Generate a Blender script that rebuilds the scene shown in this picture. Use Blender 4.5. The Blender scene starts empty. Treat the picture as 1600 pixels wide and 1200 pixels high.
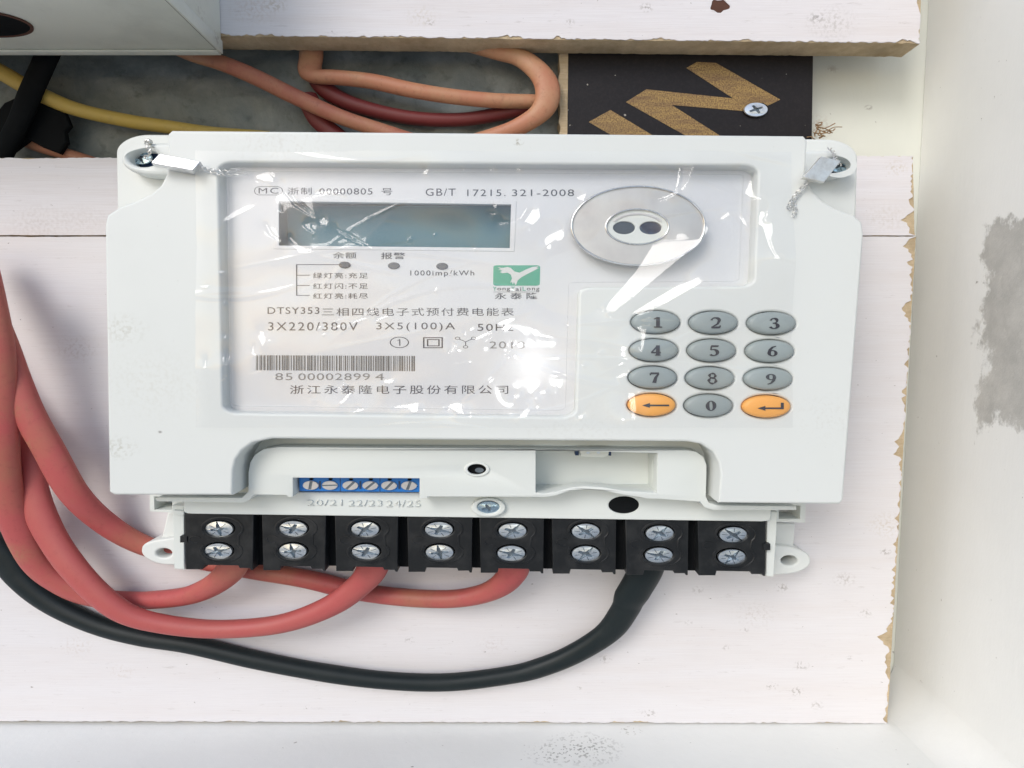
import bpy, bmesh, math, random
import numpy as np
from mathutils import Vector, Matrix, noise
R = math.radians
random.seed(7)
SC = bpy.context.scene
COL = SC.collection

# ------------------------------------------------------------------ camera
S = 0.0003            # one unit (about one photo pixel on the board) in metres
F = 924.0             # focal length in pixels of a 1600 wide picture
PITCH = R(4.46)
cam_d = bpy.data.cameras.new('camera')
cam = bpy.data.objects.new('camera', cam_d); COL.objects.link(cam)
cam_d.sensor_width = 36; cam_d.lens = 36 * F / 1600
cam_d.clip_start = 0.005; cam_d.clip_end = 50
cam.location = (0, -F * S, 0)
cam.rotation_euler = (R(90) - PITCH, 0, 0)
SC.camera = cam

# ------------------------------------------------------------------ light
SUN_EL, SUN_AZ = R(33), R(-33)      # azimuth seen from the wall: negative is to the left
to_sun = Vector((math.sin(SUN_AZ) * math.cos(SUN_EL), -math.cos(SUN_AZ) * math.cos(SUN_EL), math.sin(SUN_EL)))
world = bpy.data.worlds.new('World'); SC.world = world; world.use_nodes = True
wn = world.node_tree.nodes; wl = world.node_tree.links
sky = wn.new('ShaderNodeTexSky'); sky.sky_type = 'NISHITA'; sky.sun_disc = False
sky.sun_elevation = SUN_EL
sky.sun_rotation = math.atan2(to_sun.x, to_sun.y)
sky.air_density = 1.0; sky.dust_density = 1.5; sky.ozone_density = 1.0
bg = wn['Background']; bg.inputs['Strength'].default_value = 0.15
wl.new(sky.outputs[0], bg.inputs['Color'])
sd = bpy.data.lights.new('sun', 'SUN'); sd.energy = 1.15; sd.angle = R(24); sd.color = (1, 0.995, 0.985)
sun = bpy.data.objects.new('sun', sd); COL.objects.link(sun)
sun.location = to_sun * 2
sun.rotation_euler = to_sun.to_track_quat('Z', 'Y').to_euler()
# the phone's own flash: the photograph shows its reflection in the nameplate
fd = bpy.data.lights.new('phone_flash', 'AREA'); fd.shape = 'DISK'; fd.size = 30 * S; fd.energy = 0.021
fl = bpy.data.objects.new('phone_flash', fd); COL.objects.link(fl)
fl.location = (52 * S, -F * S, -66 * S); fl.rotation_euler = (R(90), 0, 0)
SC.view_settings.view_transform = 'Standard'; SC.view_settings.look = 'None'
SC.view_settings.gamma = 1; SC.view_settings.exposure = 0.2
SC.cycles.transparent_max_bounces = 32

# ------------------------------------------------------------------ geometry helpers
SX = 1.75             # the photograph is stretched sideways: round things are this much wider than high
_cp, _sp = math.cos(PITCH), math.sin(PITCH)
def W(px, py, h=0):
    """point of the place seen at photo pixel px,py and lying h units in front of the board plane (units)"""
    a = (px - 800) / F; b = (600 - py) / F
    dx, dy, dz = a, _cp + b * _sp, -_sp + b * _cp
    t = (F - h) / dy
    return (t * dx, t * dz)
WORLD_LOC = {}
def link_mesh(name, me, mat=None, parent=None, label=None, cat=None, group=None, kind=None, smooth=30):
    """me is in units in world axes; recentre it and link it"""
    co = np.empty(len(me.vertices) * 3, 'f'); me.vertices.foreach_get('co', co)
    co = co.reshape(-1, 3) * S
    c = (co.min(0) + co.max(0)) / 2
    if len(co): me.vertices.foreach_set('co', (co - c).ravel())
    me.update()
    if smooth:
        me.polygons.foreach_set('use_smooth', [True] * len(me.polygons))
        me.set_sharp_from_angle(angle=R(smooth))
    o = bpy.data.objects.new(name, me); COL.objects.link(o)
    if mat:
        me.materials.clear(); me.materials.append(mat)
    loc = Vector([float(v) for v in c]); WORLD_LOC[o.name] = loc
    if parent:
        o.parent = parent; o.location = loc - WORLD_LOC[parent.name]
    else: o.location = loc
    tag(o, label, cat, group, kind)
    return o
def tag(o, label=None, cat=None, group=None, kind=None):
    if label: o['label'] = label
    if cat: o['category'] = cat
    if group: o['group'] = group
    if kind: o['kind'] = kind
    return o
def thing(name, at, label, cat, group=None):
    o = bpy.data.objects.new(name, None); COL.objects.link(o); o.empty_display_size = 0.01
    o.location = Vector(at) * S; WORLD_LOC[o.name] = o.location.copy()
    return tag(o, label, cat, group)
def share(src, name, parent, px, py, h):
    """a further object on the same mesh, centred on a photo pixel"""
    o = src.copy(); COL.objects.link(o); o.name = name
    x, z = W(px, py, h); loc = Vector((x, -h, z)) * S
    WORLD_LOC[o.name] = loc
    o.parent = parent; o.location = loc - WORLD_LOC[parent.name] if parent else loc
    return o
def pydata(verts, faces):
    me = bpy.data.meshes.new('m'); me.from_pydata([tuple(v) for v in verts], [], faces); me.update(); return me
def ell(cx, cy, rx, ry, n=40, a0=0.0):
    return [(cx + rx * math.cos(a0 + 2 * math.pi * i / n), cy + ry * math.sin(a0 + 2 * math.pi * i / n)) for i in range(n)]
def rpoly(pts, n=6):
    """polygon with rounded corners: (x, y, r); r is vertical, sideways r*SX"""
    out = []
    N = len(pts)
    for i in range(N):
        x, y = pts[i][:2]; r = pts[i][2] if len(pts[i]) > 2 else 0
        if r <= 0: out.append((x, y)); continue
        a = Vector(pts[i - 1][:2]); b = Vector(pts[(i + 1) % N][:2]); p = Vector((x, y))
        def cut(q):
            d = q - p; L = d.length; u = d / L
            k = r * math.sqrt((u.x * SX) ** 2 + u.y ** 2)
            return p + u * min(k, L * 0.48)
        s, e = cut(a), cut(b)
        for j in range(n + 1):
            t = j / n
            w = 0.72
            c0, c1, c2 = (1 - t) ** 2, 2 * t * (1 - t) * w, t * t
            den = c0 + c1 + c2
            q = (s * c0 + p * c1 + e * c2) / den
            out.append((q.x, q.y))
    return out
def slab_mesh(loops, h1, h0, bevel=0.0, res=2, href=None, flat=False):
    """filled outline(s) of photo pixels, front face h1, back face h0; rounded edges; inner loops are holes"""
    href = h1 if href is None else href
    cu = bpy.data.curves.new('c', 'CURVE'); cu.dimensions = '2D'; cu.fill_mode = 'BOTH'
    for lp in loops:
        sp = cu.splines.new('POLY'); sp.points.add(len(lp) - 1); sp.use_cyclic_u = True
        for i, (x, y) in enumerate(lp):
            X, Z = W(x, y, href); sp.points[i].co = (X, Z, 0, 1)
    t = (h1 - h0) / 2
    if not flat:
        cu.extrude = max(t - bevel, 0.01); cu.bevel_depth = bevel; cu.bevel_resolution = res; cu.offset = -bevel
    ob = bpy.data.objects.new('t', cu)
    dg = bpy.context.evaluated_depsgraph_get()
    me = bpy.data.meshes.new_from_object(ob)
    bpy.data.objects.remove(ob); bpy.data.curves.remove(cu)
    co = np.empty(len(me.vertices) * 3, 'f'); me.vertices.foreach_get('co', co); co = co.reshape(-1, 3)
    out = np.stack([co[:, 0], -(co[:, 2] + (h1 if flat else (h1 + h0) / 2)), co[:, 1]], 1)
    me.vertices.foreach_set('co', out.ravel().astype('f')); me.update()
    if not flat:
        bm = bmesh.new(); bm.from_mesh(me); bmesh.ops.remove_doubles(bm, verts=bm.verts[:], dist=0.002)
        bmesh.ops.recalc_face_normals(bm, faces=bm.faces[:]); bm.to_mesh(me); bm.free()
    return me
def slab(name, loops, h1, h0, mat, parent=None, bevel=0.0, res=2, href=None, **k):
    if loops and isinstance(loops[0], tuple): loops = [loops]
    o = link_mesh(name, slab_mesh(loops, h1, h0, bevel, res, href), mat, parent, **k)
    for p in o.data.polygons:
        if abs(p.normal.y) > 0.9995: p.use_smooth = False
    return o
def box(name, x0, x1, z0, z1, h0, h1, mat, parent=None, bev=0, **k):
    bm = bmesh.new(); bmesh.ops.create_cube(bm, size=1)
    for v in bm.verts:
        v.co = ((x0 + x1) / 2 + v.co.x * (x1 - x0), -(h0 + h1) / 2 + v.co.y * (h1 - h0), (z0 + z1) / 2 + v.co.z * (z1 - z0))
    if bev: bmesh.ops.bevel(bm, geom=bm.edges[:], offset=bev, segments=2, profile=0.5, affect='EDGES')
    me = bpy.data.meshes.new('m'); bm.to_mesh(me); bm.free()
    return link_mesh(name, me, mat, parent, **k)
def smooth_path(pts, n=8):
    P = [Vector(p) for p in pts]; out = []
    P = [P[0] * 2 - P[1]] + P + [P[-1] * 2 - P[-2]]
    for i in range(1, len(P) - 2):
        p0, p1, p2, p3 = P[i - 1:i + 3]
        for j in range(n):
            t = j / n
            out.append(0.5 * ((2 * p1) + (p2 - p0) * t + (2 * p0 - 5 * p1 + 4 * p2 - p3) * t * t + (3 * p1 - p0 - 3 * p2 + p3) * t ** 3))
    out.append(P[-2]); return out
def tube_mesh(pts, r, seg=16, n=8, wob=0.0, raw=False):
    """pts: (px, py, h) photo pixels; round in the unstretched place"""
    if raw: path = [Vector(p) for p in pts]
    else: path = [Vector((W(x, y, h)[0] / SX, -h, W(x, y, h)[1])) for x, y, h in smooth_path(pts, n)]
    vs, fs = [], []
    up = None
    for i, p in enumerate(path):
        t = (path[min(i + 1, len(path) - 1)] - path[max(i - 1, 0)]).normalized()
        if up is None:
            up = t.orthogonal().normalized()
        up = (up - t * up.dot(t)).normalized(); sd_ = t.cross(up)
        rr = r(i / (len(path) - 1)) if callable(r) else r
        rr *= 1 + wob * noise.noise(p * 0.02)
        for k in range(seg):
            a = 2 * math.pi * k / seg
            q = p + (up * math.cos(a) + sd_ * math.sin(a)) * rr
            vs.append((q.x * SX, q.y, q.z))
    m = len(path)
    for i in range(m - 1):
        for k in range(seg):
            k2 = (k + 1) % seg
            fs.append((i * seg + k, i * seg + k2, (i + 1) * seg + k2, (i + 1) * seg + k))
    fs.append(tuple(range(seg))[::-1]); fs.append(tuple(range((m - 1) * seg, m * seg)))
    me = pydata(vs, fs)
    bm = bmesh.new(); bm.from_mesh(me); bmesh.ops.recalc_face_normals(bm, faces=bm.faces[:]); bm.to_mesh(me); bm.free()
    return me
def join(meshes):
    bm = bmesh.new()
    for m in meshes: bm.from_mesh(m)
    me = bpy.data.meshes.new('m'); bm.to_mesh(me); bm.free(); return me
def text_mesh(s, x0, x1, y0, y1, h, space=1.0, bold=0.0):
    cu = bpy.data.curves.new('t', 'FONT'); cu.body = s; cu.fill_mode = 'FRONT'; cu.space_character = space; cu.offset = bold
    cu.resolution_u = 4
    ob = bpy.data.objects.new('t', cu); me = bpy.data.meshes.new_from_object(ob)
    bpy.data.objects.remove(ob); bpy.data.curves.remove(cu)
    co = np.empty(len(me.vertices) * 3, 'f'); me.vertices.foreach_get('co', co); co = co.reshape(-1, 3)
    mn, mx = co.min(0), co.max(0)
    out = []
    for c in co:
        u = (c[0] - mn[0]) / (mx[0] - mn[0]); v = (c[1] - mn[1]) / (mx[1] - mn[1])
        X, Z = W(x0 + (x1 - x0) * u, y1 - (y1 - y0) * v, h); out.append((X, -h, Z))
    me.vertices.foreach_set('co', np.array(out, 'f').ravel()); me.update()
    return me
def emboss(me, d):
    bm = bmesh.new(); bm.from_mesh(me)
    for f in bm.faces:
        f.normal_update()
        if f.normal.y > 0: f.normal_flip()
    r = bmesh.ops.extrude_face_region(bm, geom=bm.faces[:])
    for v in [g for g in r['geom'] if isinstance(g, bmesh.types.BMVert)]: v.co.y -= d
    bmesh.ops.recalc_face_normals(bm, faces=bm.faces[:])
    bm.to_mesh(me); bm.free(); return me
def text(s, x0, x1, y0, y1, h, mat, parent, space=1.0, bold=0.0, name='lettering', label=None):
    return link_mesh(name, text_mesh(s, x0, x1, y0, y1, h, space, bold), mat, parent, smooth=0, label=label)
def stroke(pts, w, h):
    """flat pixel polyline band; w = width in px (vertical), or list; stretched sideways"""
    n = len(pts); ws = w if isinstance(w, (list, tuple)) else [w] * n
    L, Rr = [], []
    for i in range(n):
        a = Vector(pts[max(i - 1, 0)]); b = Vector(pts[min(i + 1, n - 1)])
        d = Vector(((b.x - a.x) / SX, b.y - a.y)).normalized(); nn = Vector((-d.y * SX, d.x)) * ws[i] / 2
        p = Vector(pts[i]); L.append(p + nn); Rr.append(p - nn)
    vs = []
    for p in L + Rr:
        X, Z = W(p.x, p.y, h); vs.append((X, -h, Z))
    fs = [(i, i + 1, n + i + 1, n + i) for i in range(n - 1)]
    return pydata(vs, fs)
def flat_poly(pts, h):
    return slab_mesh([pts], h, h, flat=True)
def up_facing(me):
    """make every face look at the camera"""
    bm = bmesh.new(); bm.from_mesh(me)
    for f in bm.faces:
        f.normal_update()
        if f.normal.y > 0: f.normal_flip()
    bm.to_mesh(me); bm.free(); return me

# ------------------------------------------------------------------ materials
def srgb(r, g, b):
    f = lambda c: (c / 255 / 12.92) if c / 255 < 0.04045 else ((c / 255 + 0.055) / 1.055) ** 2.4
    return (f(r), f(g), f(b))
class MB:
    def __init__(s, name):
        s.m = bpy.data.materials.new(name); s.m.use_nodes = True
        s.n = s.m.node_tree.nodes; s.l = s.m.node_tree.links; s.b = s.n['Principled BSDF']
        s.tc = s.n.new('ShaderNodeTexCoord'); s.geo = s.n.new('ShaderNodeNewGeometry')
    def pos(s, scale=(1, 1, 1)):
        mp = s.n.new('ShaderNodeMapping'); mp.inputs['Scale'].default_value = scale
        s.l.new(s.geo.outputs['Position'], mp.inputs['Vector']); return mp.outputs[0]
    def noise(s, scale, detail=4, rough=0.55, vec=None, dist=0.0):
        t = s.n.new('ShaderNodeTexNoise'); t.inputs['Scale'].default_value = scale
        t.inputs['Detail'].default_value = detail; t.inputs['Roughness'].default_value = rough; t.inputs['Distortion'].default_value = dist
        s.l.new(vec if vec is not None else s.pos(), t.inputs['Vector']); return t.outputs[0]
    def ramp(s, fac, a, b, ca=(0, 0, 0), cb=(1, 1, 1)):
        r = s.n.new('ShaderNodeValToRGB'); r.color_ramp.elements[0].position = a; r.color_ramp.elements[1].position = b
        r.color_ramp.elements[0].color = (*ca, 1); r.color_ramp.elements[1].color = (*cb, 1)
        s.l.new(fac, r.inputs[0]); return r.outputs[0]
    def mix(s, fac, a, b, mode='MIX'):
        m = s.n.new('ShaderNodeMix'); m.data_type = 'RGBA'; m.blend_type = mode
        for sock, v in ((m.inputs[0], fac), (m.inputs[6], a), (m.inputs[7], b)):
            if isinstance(v, (int, float)): sock.default_value = v
            elif isinstance(v, tuple): sock.default_value = (*v[:3], 1)
            else: s.l.new(v, sock)
        return m.outputs[2]
    def math(s, op, a, b=0.0, clamp=False):
        m = s.n.new('ShaderNodeMath'); m.operation = op; m.use_clamp = clamp
        for i, v in enumerate((a, b)):
            if isinstance(v, (int, float)): m.inputs[i].default_value = v
            else: s.l.new(v, m.inputs[i])
        return m.outputs[0]
    def set(s, **k):
        for kk, v in k.items():
            sock = s.b.inputs[kk.replace('_', ' ')]
            if isinstance(v, (int, float)): sock.default_value = v
            elif isinstance(v, tuple): sock.default_value = (*v[:3], 1)
            else: s.l.new(v, sock)
        return s
    def bump(s, h, strength=0.3, dist=0.0003):
        b = s.n.new('ShaderNodeBump'); b.inputs['Strength'].default_value = strength; b.inputs['Distance'].default_value = dist
        s.l.new(h, b.inputs['Height']); s.l.new(b.outputs[0], s.b.inputs['Normal']); return s
def plastic(name, col, rough=0.4, grime=0.12, gcol=None, scale=60, bump=0.08, spec=0.5, fine=2500):
    m = MB(name)
    g = m.ramp(m.noise(scale, 6, 0.65), 0.45, 0.75)
    speck = m.ramp(m.noise(900, 2, 0.5), 0.74, 0.78)
    gc = gcol or tuple(c * 0.6 for c in col)
    c = m.mix(m.math('MULTIPLY', g, grime), col, gc)
    c = m.mix(m.math('MULTIPLY', speck, grime * 1.5, True), c, tuple(x * 0.45 for x in col))
    m.set(Base_Color=c, Roughness=m.math('ADD', m.math('MULTIPLY', g, 0.12), rough), Specular_IOR_Level=spec)
    m.bump(m.noise(fine, 2), bump, 0.0002)
    return m.m

M = {}
M['cover'] = plastic('white_abs', (0.68, 0.705, 0.685), 0.42, 0.09, (0.60, 0.61, 0.55), 45, 0.06)
def smudges(mat, spots):
    n = mat.node_tree.nodes; l = mat.node_tree.links; b = n['Principled BSDF']
    src = b.inputs['Base Color'].links[0].from_socket
    geo = n.new('ShaderNodeNewGeometry')
    nz = n.new('ShaderNodeTexNoise'); nz.inputs['Scale'].default_value = 700; nz.inputs['Detail'].default_value = 5; l.new(geo.outputs['Position'], nz.inputs['Vector'])
    for x, y, h, rad, lo, hi, amt, colr in spots:
        X, Z = W(x, y, h)
        d = n.new('ShaderNodeVectorMath'); d.operation = 'SUBTRACT'; l.new(geo.outputs['Position'], d.inputs[0]); d.inputs[1].default_value = (X * S, -h * S, Z * S)
        sc_ = n.new('ShaderNodeVectorMath'); sc_.operation = 'MULTIPLY'; l.new(d.outputs[0], sc_.inputs[0]); sc_.inputs[1].default_value = (1 / (rad * 1.6 * S), 1 / (rad * S), 1 / (rad * S))
        ln_ = n.new('ShaderNodeVectorMath'); ln_.operation = 'LENGTH'; l.new(sc_.outputs[0], ln_.inputs[0])
        mr = n.new('ShaderNodeMapRange'); l.new(ln_.outputs['Value'], mr.inputs[0]); mr.inputs[1].default_value = 0.1; mr.inputs[2].default_value = 1.0; mr.inputs[3].default_value = 1.0; mr.inputs[4].default_value = 0.0
        r = n.new('ShaderNodeMapRange'); l.new(nz.outputs[0], r.inputs[0]); r.inputs[1].default_value = lo; r.inputs[2].default_value = hi
        mu = n.new('ShaderNodeMath'); mu.operation = 'MULTIPLY'; l.new(mr.outputs[0], mu.inputs[0]); l.new(r.outputs[0], mu.inputs[1])
        m2 = n.new('ShaderNodeMath'); m2.operation = 'MULTIPLY'; l.new(mu.outputs[0], m2.inputs[0]); m2.inputs[1].default_value = amt; m2.use_clamp = True
        mx = n.new('ShaderNodeMix'); mx.data_type = 'RGBA'; l.new(m2.outputs[0], mx.inputs[0]); l.new(src, mx.inputs[6]); mx.inputs[7].default_value = (*colr, 1)
        src = mx.outputs[2]
    l.new(src, b.inputs['Base Color'])
smudges(M['cover'], [(190, 515, 180, 24, 0.46, 0.66, 0.4, (0.38, 0.37, 0.29)), (187, 700, 180, 18, 0.46, 0.66, 0.55, (0.36, 0.35, 0.27)), (250, 675, 180, 2.2, 0.3, 0.5, 0.8, (0.1, 0.09, 0.08)),
    (240, 600, 180, 60, 0.45, 0.7, 0.25, (0.5, 0.49, 0.42)), (900, 672, 180, 70, 0.5, 0.7, 0.2, (0.5, 0.49, 0.44)), (810, 222, 180, 5, 0.5, 0.55, 0.8, (0.3, 0.27, 0.2)), (440, 222, 180, 60, 0.5, 0.7, 0.3, (0.5, 0.48, 0.42)), (1295, 650, 180, 40, 0.5, 0.7, 0.25, (0.5, 0.49, 0.44)), (232, 877, 40, 8, 0.5, 0.55, 0.9, (0.15, 0.1, 0.07))])
M['cover2'] = plastic('white_abs_lower', (0.665, 0.695, 0.665), 0.45, 0.10, (0.57, 0.57, 0.50), 60, 0.06)
M['black'] = plastic('black_plastic', (0.011, 0.0125, 0.014), 0.38, 0.5, (0.045, 0.046, 0.046), 120, 0.25, 0.28)
M['dark'] = plastic('dark_void', (0.006, 0.007, 0.008), 0.8, 0.2, spec=0.12)  # black of real parts; also paints the shade inside holes
M['blackcable'] = plastic('black_cable', (0.010, 0.016, 0.018), 0.42, 0.4, (0.025, 0.03, 0.03), 80, 0.2, 0.22)
def cable(name, col, dust, amt, scale=26):
    m = MB(name)
    d = m.ramp(m.noise(scale, 6, 0.7), 0.42, 0.72)
    d2 = m.ramp(m.noise(300, 4, 0.7), 0.55, 0.8)
    c = m.mix(m.math('MULTIPLY', d, amt), col, dust)
    c = m.mix(m.math('MULTIPLY', d2, amt * 0.6), c, tuple(x * 0.45 for x in col))
    m.set(Base_Color=c, Roughness=0.5, Specular_IOR_Level=0.4); m.bump(m.noise(1400, 3), 0.15, 0.0003)
    return m.m
M['red'] = cable('red_cable', (0.43, 0.086, 0.084), (0.43, 0.15, 0.11), 0.35)
M['redsoot'] = cable('red_cable_sooty', (0.43, 0.086, 0.084), (0.33, 0.19, 0.09), 0.6, 16)
M['salmon'] = cable('dusty_orange_cable', (0.44, 0.19, 0.11), (0.47, 0.30, 0.165), 1.0, 26)
M['redold'] = cable('dusty_red_cable', (0.36, 0.12, 0.08), (0.44, 0.24, 0.13), 0.9, 24)
M['darkred'] = cable('dark_red_cable', (0.15, 0.022, 0.022), (0.13, 0.04, 0.03), 0.5)
M['yellow'] = cable('yellow_cable', (0.52, 0.36, 0.075), (0.42, 0.32, 0.12), 0.6)

def board_mat(name, base=(0.70, 0.683, 0.692), grain=1.0):
    m = MB(name)
    fine = m.noise(1.0, 5, 0.7, m.pos((40, 1, 2600)))
    wide = m.noise(1.0, 4, 0.6, m.pos((6, 1, 90)))
    c = m.mix(m.math('MULTIPLY', m.ramp(fine, 0.42, 0.75), 0.26 * grain), base, (0.50, 0.455, 0.455))
    c = m.mix(m.math('MULTIPLY', m.ramp(wide, 0.45, 0.8), 0.30 * grain), c, (0.60, 0.53, 0.49))
    ss = m.ramp(m.noise(1.0, 5, 0.75, m.pos((70, 1, 420))), 0.60, 0.76)
    c = m.mix(m.math('MULTIPLY', ss, 0.42), c, (0.27, 0.23, 0.20))
    sp = m.ramp(m.noise(1.0, 3, 0.6, m.pos((330, 1, 520))), 0.70, 0.735)
    c = m.mix(m.math('MULTIPLY', sp, 0.7), c, (0.16, 0.13, 0.11))
    m.set(Base_Color=c, Roughness=0.55, Specular_IOR_Level=0.35); m.bump(fine, 0.28, 0.0003)
    return m.m
M['board'] = board_mat('white_laminate')
M['board2'] = board_mat('white_laminate_worn', (0.72, 0.70, 0.715), 1.5)
m = MB('mdf_core')
f1 = m.noise(1.0, 6, 0.75, m.pos((120, 120, 1500)))
f2 = m.noise(60, 5, 0.6)
c = m.mix(m.ramp(f1, 0.3, 0.7), (0.56, 0.43, 0.27), (0.74, 0.61, 0.42))
c = m.mix(m.math('MULTIPLY', m.ramp(f2, 0.4, 0.7), 0.5), c, (0.22, 0.16, 0.09))
m.set(Base_Color=c, Roughness=0.9, Specular_IOR_Level=0.1); m.bump(m.noise(1500, 5, 0.8), 0.9, 0.0008); M['mdf'] = m.m

def wall_mat(name, base, patch=False):
    m = MB(name)
    a = m.noise(18, 5, 0.6); b = m.noise(260, 4, 0.6)
    c = m.mix(m.math('MULTIPLY', m.ramp(a, 0.4, 0.75), 0.25), base, tuple(x * 0.80 for x in base))
    sp = m.ramp(m.noise(1.0, 3, 0.6, m.pos((260, 420, 260))), 0.72, 0.76)
    c = m.mix(m.math('MULTIPLY', sp, 0.7), c, (0.20, 0.18, 0.16))
    hgt = m.math('MULTIPLY', m.noise(1.0, 4, 0.6, m.pos((300, 300, 120))), 0.6)
    if patch:
        # bare render where the paint has come off, low in the wall's own coordinates
        def sep(i):
            sx = m.n.new('ShaderNodeSeparateXYZ'); m.l.new(m.geo.outputs['Position'], sx.inputs[0]); return sx.outputs[i]
        y, z = sep(1), sep(2)
        n1 = m.math('SUBTRACT', m.noise(1.0, 8, 0.72, m.pos((60, 60, 38))), 0.5)
        n2 = m.math('SUBTRACT', m.noise(170, 5, 0.75), 0.5)
        dz = m.math('ABSOLUTE', m.math('SUBTRACT', z, -0.0000 + PATCH_Z))
        dz = m.math('SUBTRACT', dz, PATCH_H)
        dy = m.math('SUBTRACT', y, PATCH_Y)
        d = m.math('MAXIMUM', dz, dy)
        d = m.math('ADD', d, m.math('MULTIPLY', n1, 0.045))
        d = m.math('ADD', d, m.math('MULTIPLY', n2, 0.008))
        mask = m.ramp(d, 0.0, 0.0006, (1, 1, 1), (0, 0, 0))
        cc = m.mix(m.ramp(m.noise(70, 7, 0.7), 0.35, 0.7), (0.43, 0.425, 0.40), (0.58, 0.57, 0.535))
        scr = m.ramp(m.noise(1.0, 5, 0.8, m.pos((900, 260, 160)), 1.5), 0.62, 0.68)
        cc = m.mix(m.math('MULTIPLY', scr, 0.75), cc, (0.62, 0.61, 0.56))
        c = m.mix(mask, c, cc)
        hgt = m.math('ADD', m.math('SUBTRACT', hgt, m.math('MULTIPLY', mask, 1.6)), m.math('MULTIPLY', mask, m.noise(900, 5, 0.7)))
    m.set(Base_Color=c, Roughness=0.6, Specular_IOR_Level=0.3); m.bump(hgt, 0.35, 0.0006)
    return m.m
WALLX = 683
def wall_h(px):          # how far in front of the board a pixel of the right wall lies
    return F - F * WALLX / (px - 800)
PATCH_Y = -wall_h(1536) * S; PATCH_Z = W(1560, 512, wall_h(1560))[1] * S; PATCH_H = 134 * S
M['sidewall'] = wall_mat('painted_side_wall', (0.80, 0.805, 0.78), True)
M['backwall'] = wall_mat('painted_back_wall', (0.70, 0.72, 0.66))
M['floor'] = wall_mat('painted_sill', (0.80, 0.81, 0.785))
smudges(M['floor'], [(910, 1172, 58, 45, 0.56, 0.585, 0.8, (0.22, 0.22, 0.20)), (985, 1142, 15, 14, 0.58, 0.6, 0.8, (0.25, 0.24, 0.2)), (860, 1180, 70, 30, 0.58, 0.6, 0.7, (0.3, 0.3, 0.28))])
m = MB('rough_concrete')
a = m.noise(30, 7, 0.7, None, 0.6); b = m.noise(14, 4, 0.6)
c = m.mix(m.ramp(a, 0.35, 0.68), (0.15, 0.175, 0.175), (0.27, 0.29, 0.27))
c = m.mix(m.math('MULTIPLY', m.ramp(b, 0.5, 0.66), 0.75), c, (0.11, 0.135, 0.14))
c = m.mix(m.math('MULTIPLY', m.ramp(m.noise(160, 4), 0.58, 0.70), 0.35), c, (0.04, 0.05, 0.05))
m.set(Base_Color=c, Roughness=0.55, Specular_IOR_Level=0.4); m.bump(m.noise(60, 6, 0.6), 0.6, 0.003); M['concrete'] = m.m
m = MB('dark_phenolic')
a = m.ramp(m.noise(900, 3), 0.45, 0.7)
c = m.mix(m.math('MULTIPLY', a, 0.4), (0.012, 0.010, 0.011), (0.024, 0.020, 0.021))
c = m.mix(m.ramp(m.noise(420, 2), 0.74, 0.76), c, (0.3, 0.28, 0.25))
m.set(Base_Color=c, Roughness=0.45, Specular_IOR_Level=0.25); m.bump(m.noise(1500, 3), 0.3, 0.0002); M['darkboard'] = m.m
m = MB('gold_print')
a = m.ramp(m.noise(1.0, 4, 0.7, m.pos((1500, 1, 1500))), 0.40, 0.56)
b = m.ramp(m.noise(1.0, 5, 0.7, m.pos((55, 1, 420))), 0.46, 0.62)
c = m.mix(a, (0.13, 0.065, 0.022), (0.34, 0.225, 0.075))
c = m.mix(m.math('MULTIPLY', b, 0.55), c, (0.10, 0.05, 0.03))
m.set(Base_Color=c, Roughness=0.5); M['gold'] = m.m
def metal(name, col, rough=0.25, bump=0.2, scale=600, tint=None):
    m = MB(name)
    a = m.ramp(m.noise(scale, 4, 0.6), 0.35, 0.7)
    c = m.mix(a, col, tint or tuple(x * 0.72 for x in col))
    m.set(Base_Color=c, Roughness=m.math('ADD', m.math('MULTIPLY', a, 0.15), rough), Metallic=1.0); m.bump(m.noise(scale * 2, 3), bump, 0.0002)
    return m.m
M['zinc'] = metal('zinc_screw', (0.76, 0.82, 0.86), 0.27, 0.10, 500, (0.66, 0.73, 0.79))
M['bluezinc'] = metal('blue_zinc_screw', (0.62, 0.78, 0.88), 0.2, 0.4, 500, (0.30, 0.45, 0.58))
M['steel'] = metal('bright_tag', (0.86, 0.86, 0.87), 0.28, 0.08, 200)
M['lead'] = metal('dull_tag', (0.82, 0.82, 0.79), 0.42, 0.3, 300)
M['disc'] = metal('brushed_disc', (0.66, 0.635, 0.60), 0.4, 0.05, 80, (0.58, 0.56, 0.54))
M['rim'] = metal('polished_rim', (0.80, 0.80, 0.80), 0.15, 0.02)
M['wire'] = metal('seal_wire', (0.82, 0.82, 0.80), 0.4, 0.1)
M['boxpaint'] = plastic('grey_box_paint', (0.76, 0.78, 0.69), 0.38, 0.30, (0.24, 0.24, 0.19), 22, 0.1)
M['boxpaint_edge'] = plastic('grey_box_seam', (0.22, 0.21, 0.19), 0.6, 0.4)
m = MB('nameplate_silver')
a = m.noise(2600, 2, 0.5)
c = m.mix(m.ramp(a, 0.35, 0.65), (0.66, 0.67, 0.685), (0.72, 0.73, 0.745))
m.set(Base_Color=c, Roughness=0.30, Specular_IOR_Level=0.6); m.bump(a, 0.10, 0.00015); M['plate'] = m.m
m = MB('lcd_glass')
a = m.noise(9, 3)
c = m.mix(a, (0.055, 0.165, 0.215), (0.062, 0.18, 0.225))
m.set(Base_Color=c, Roughness=0.6, Specular_IOR_Level=0.1); M['lcd'] = m.m
M['lcdwall'] = plastic('lcd_wall', (0.05, 0.06, 0.075), 0.5, 0.1)
M['frame'] = plastic('lcd_bezel', (0.56, 0.565, 0.57), 0.4, 0.05)
M['ink'] = plastic('ink', (0.022, 0.023, 0.045), 0.5, 0.05)
M['inkgrey'] = plastic('ink_grey', (0.22, 0.22, 0.22), 0.5, 0.05)
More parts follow.
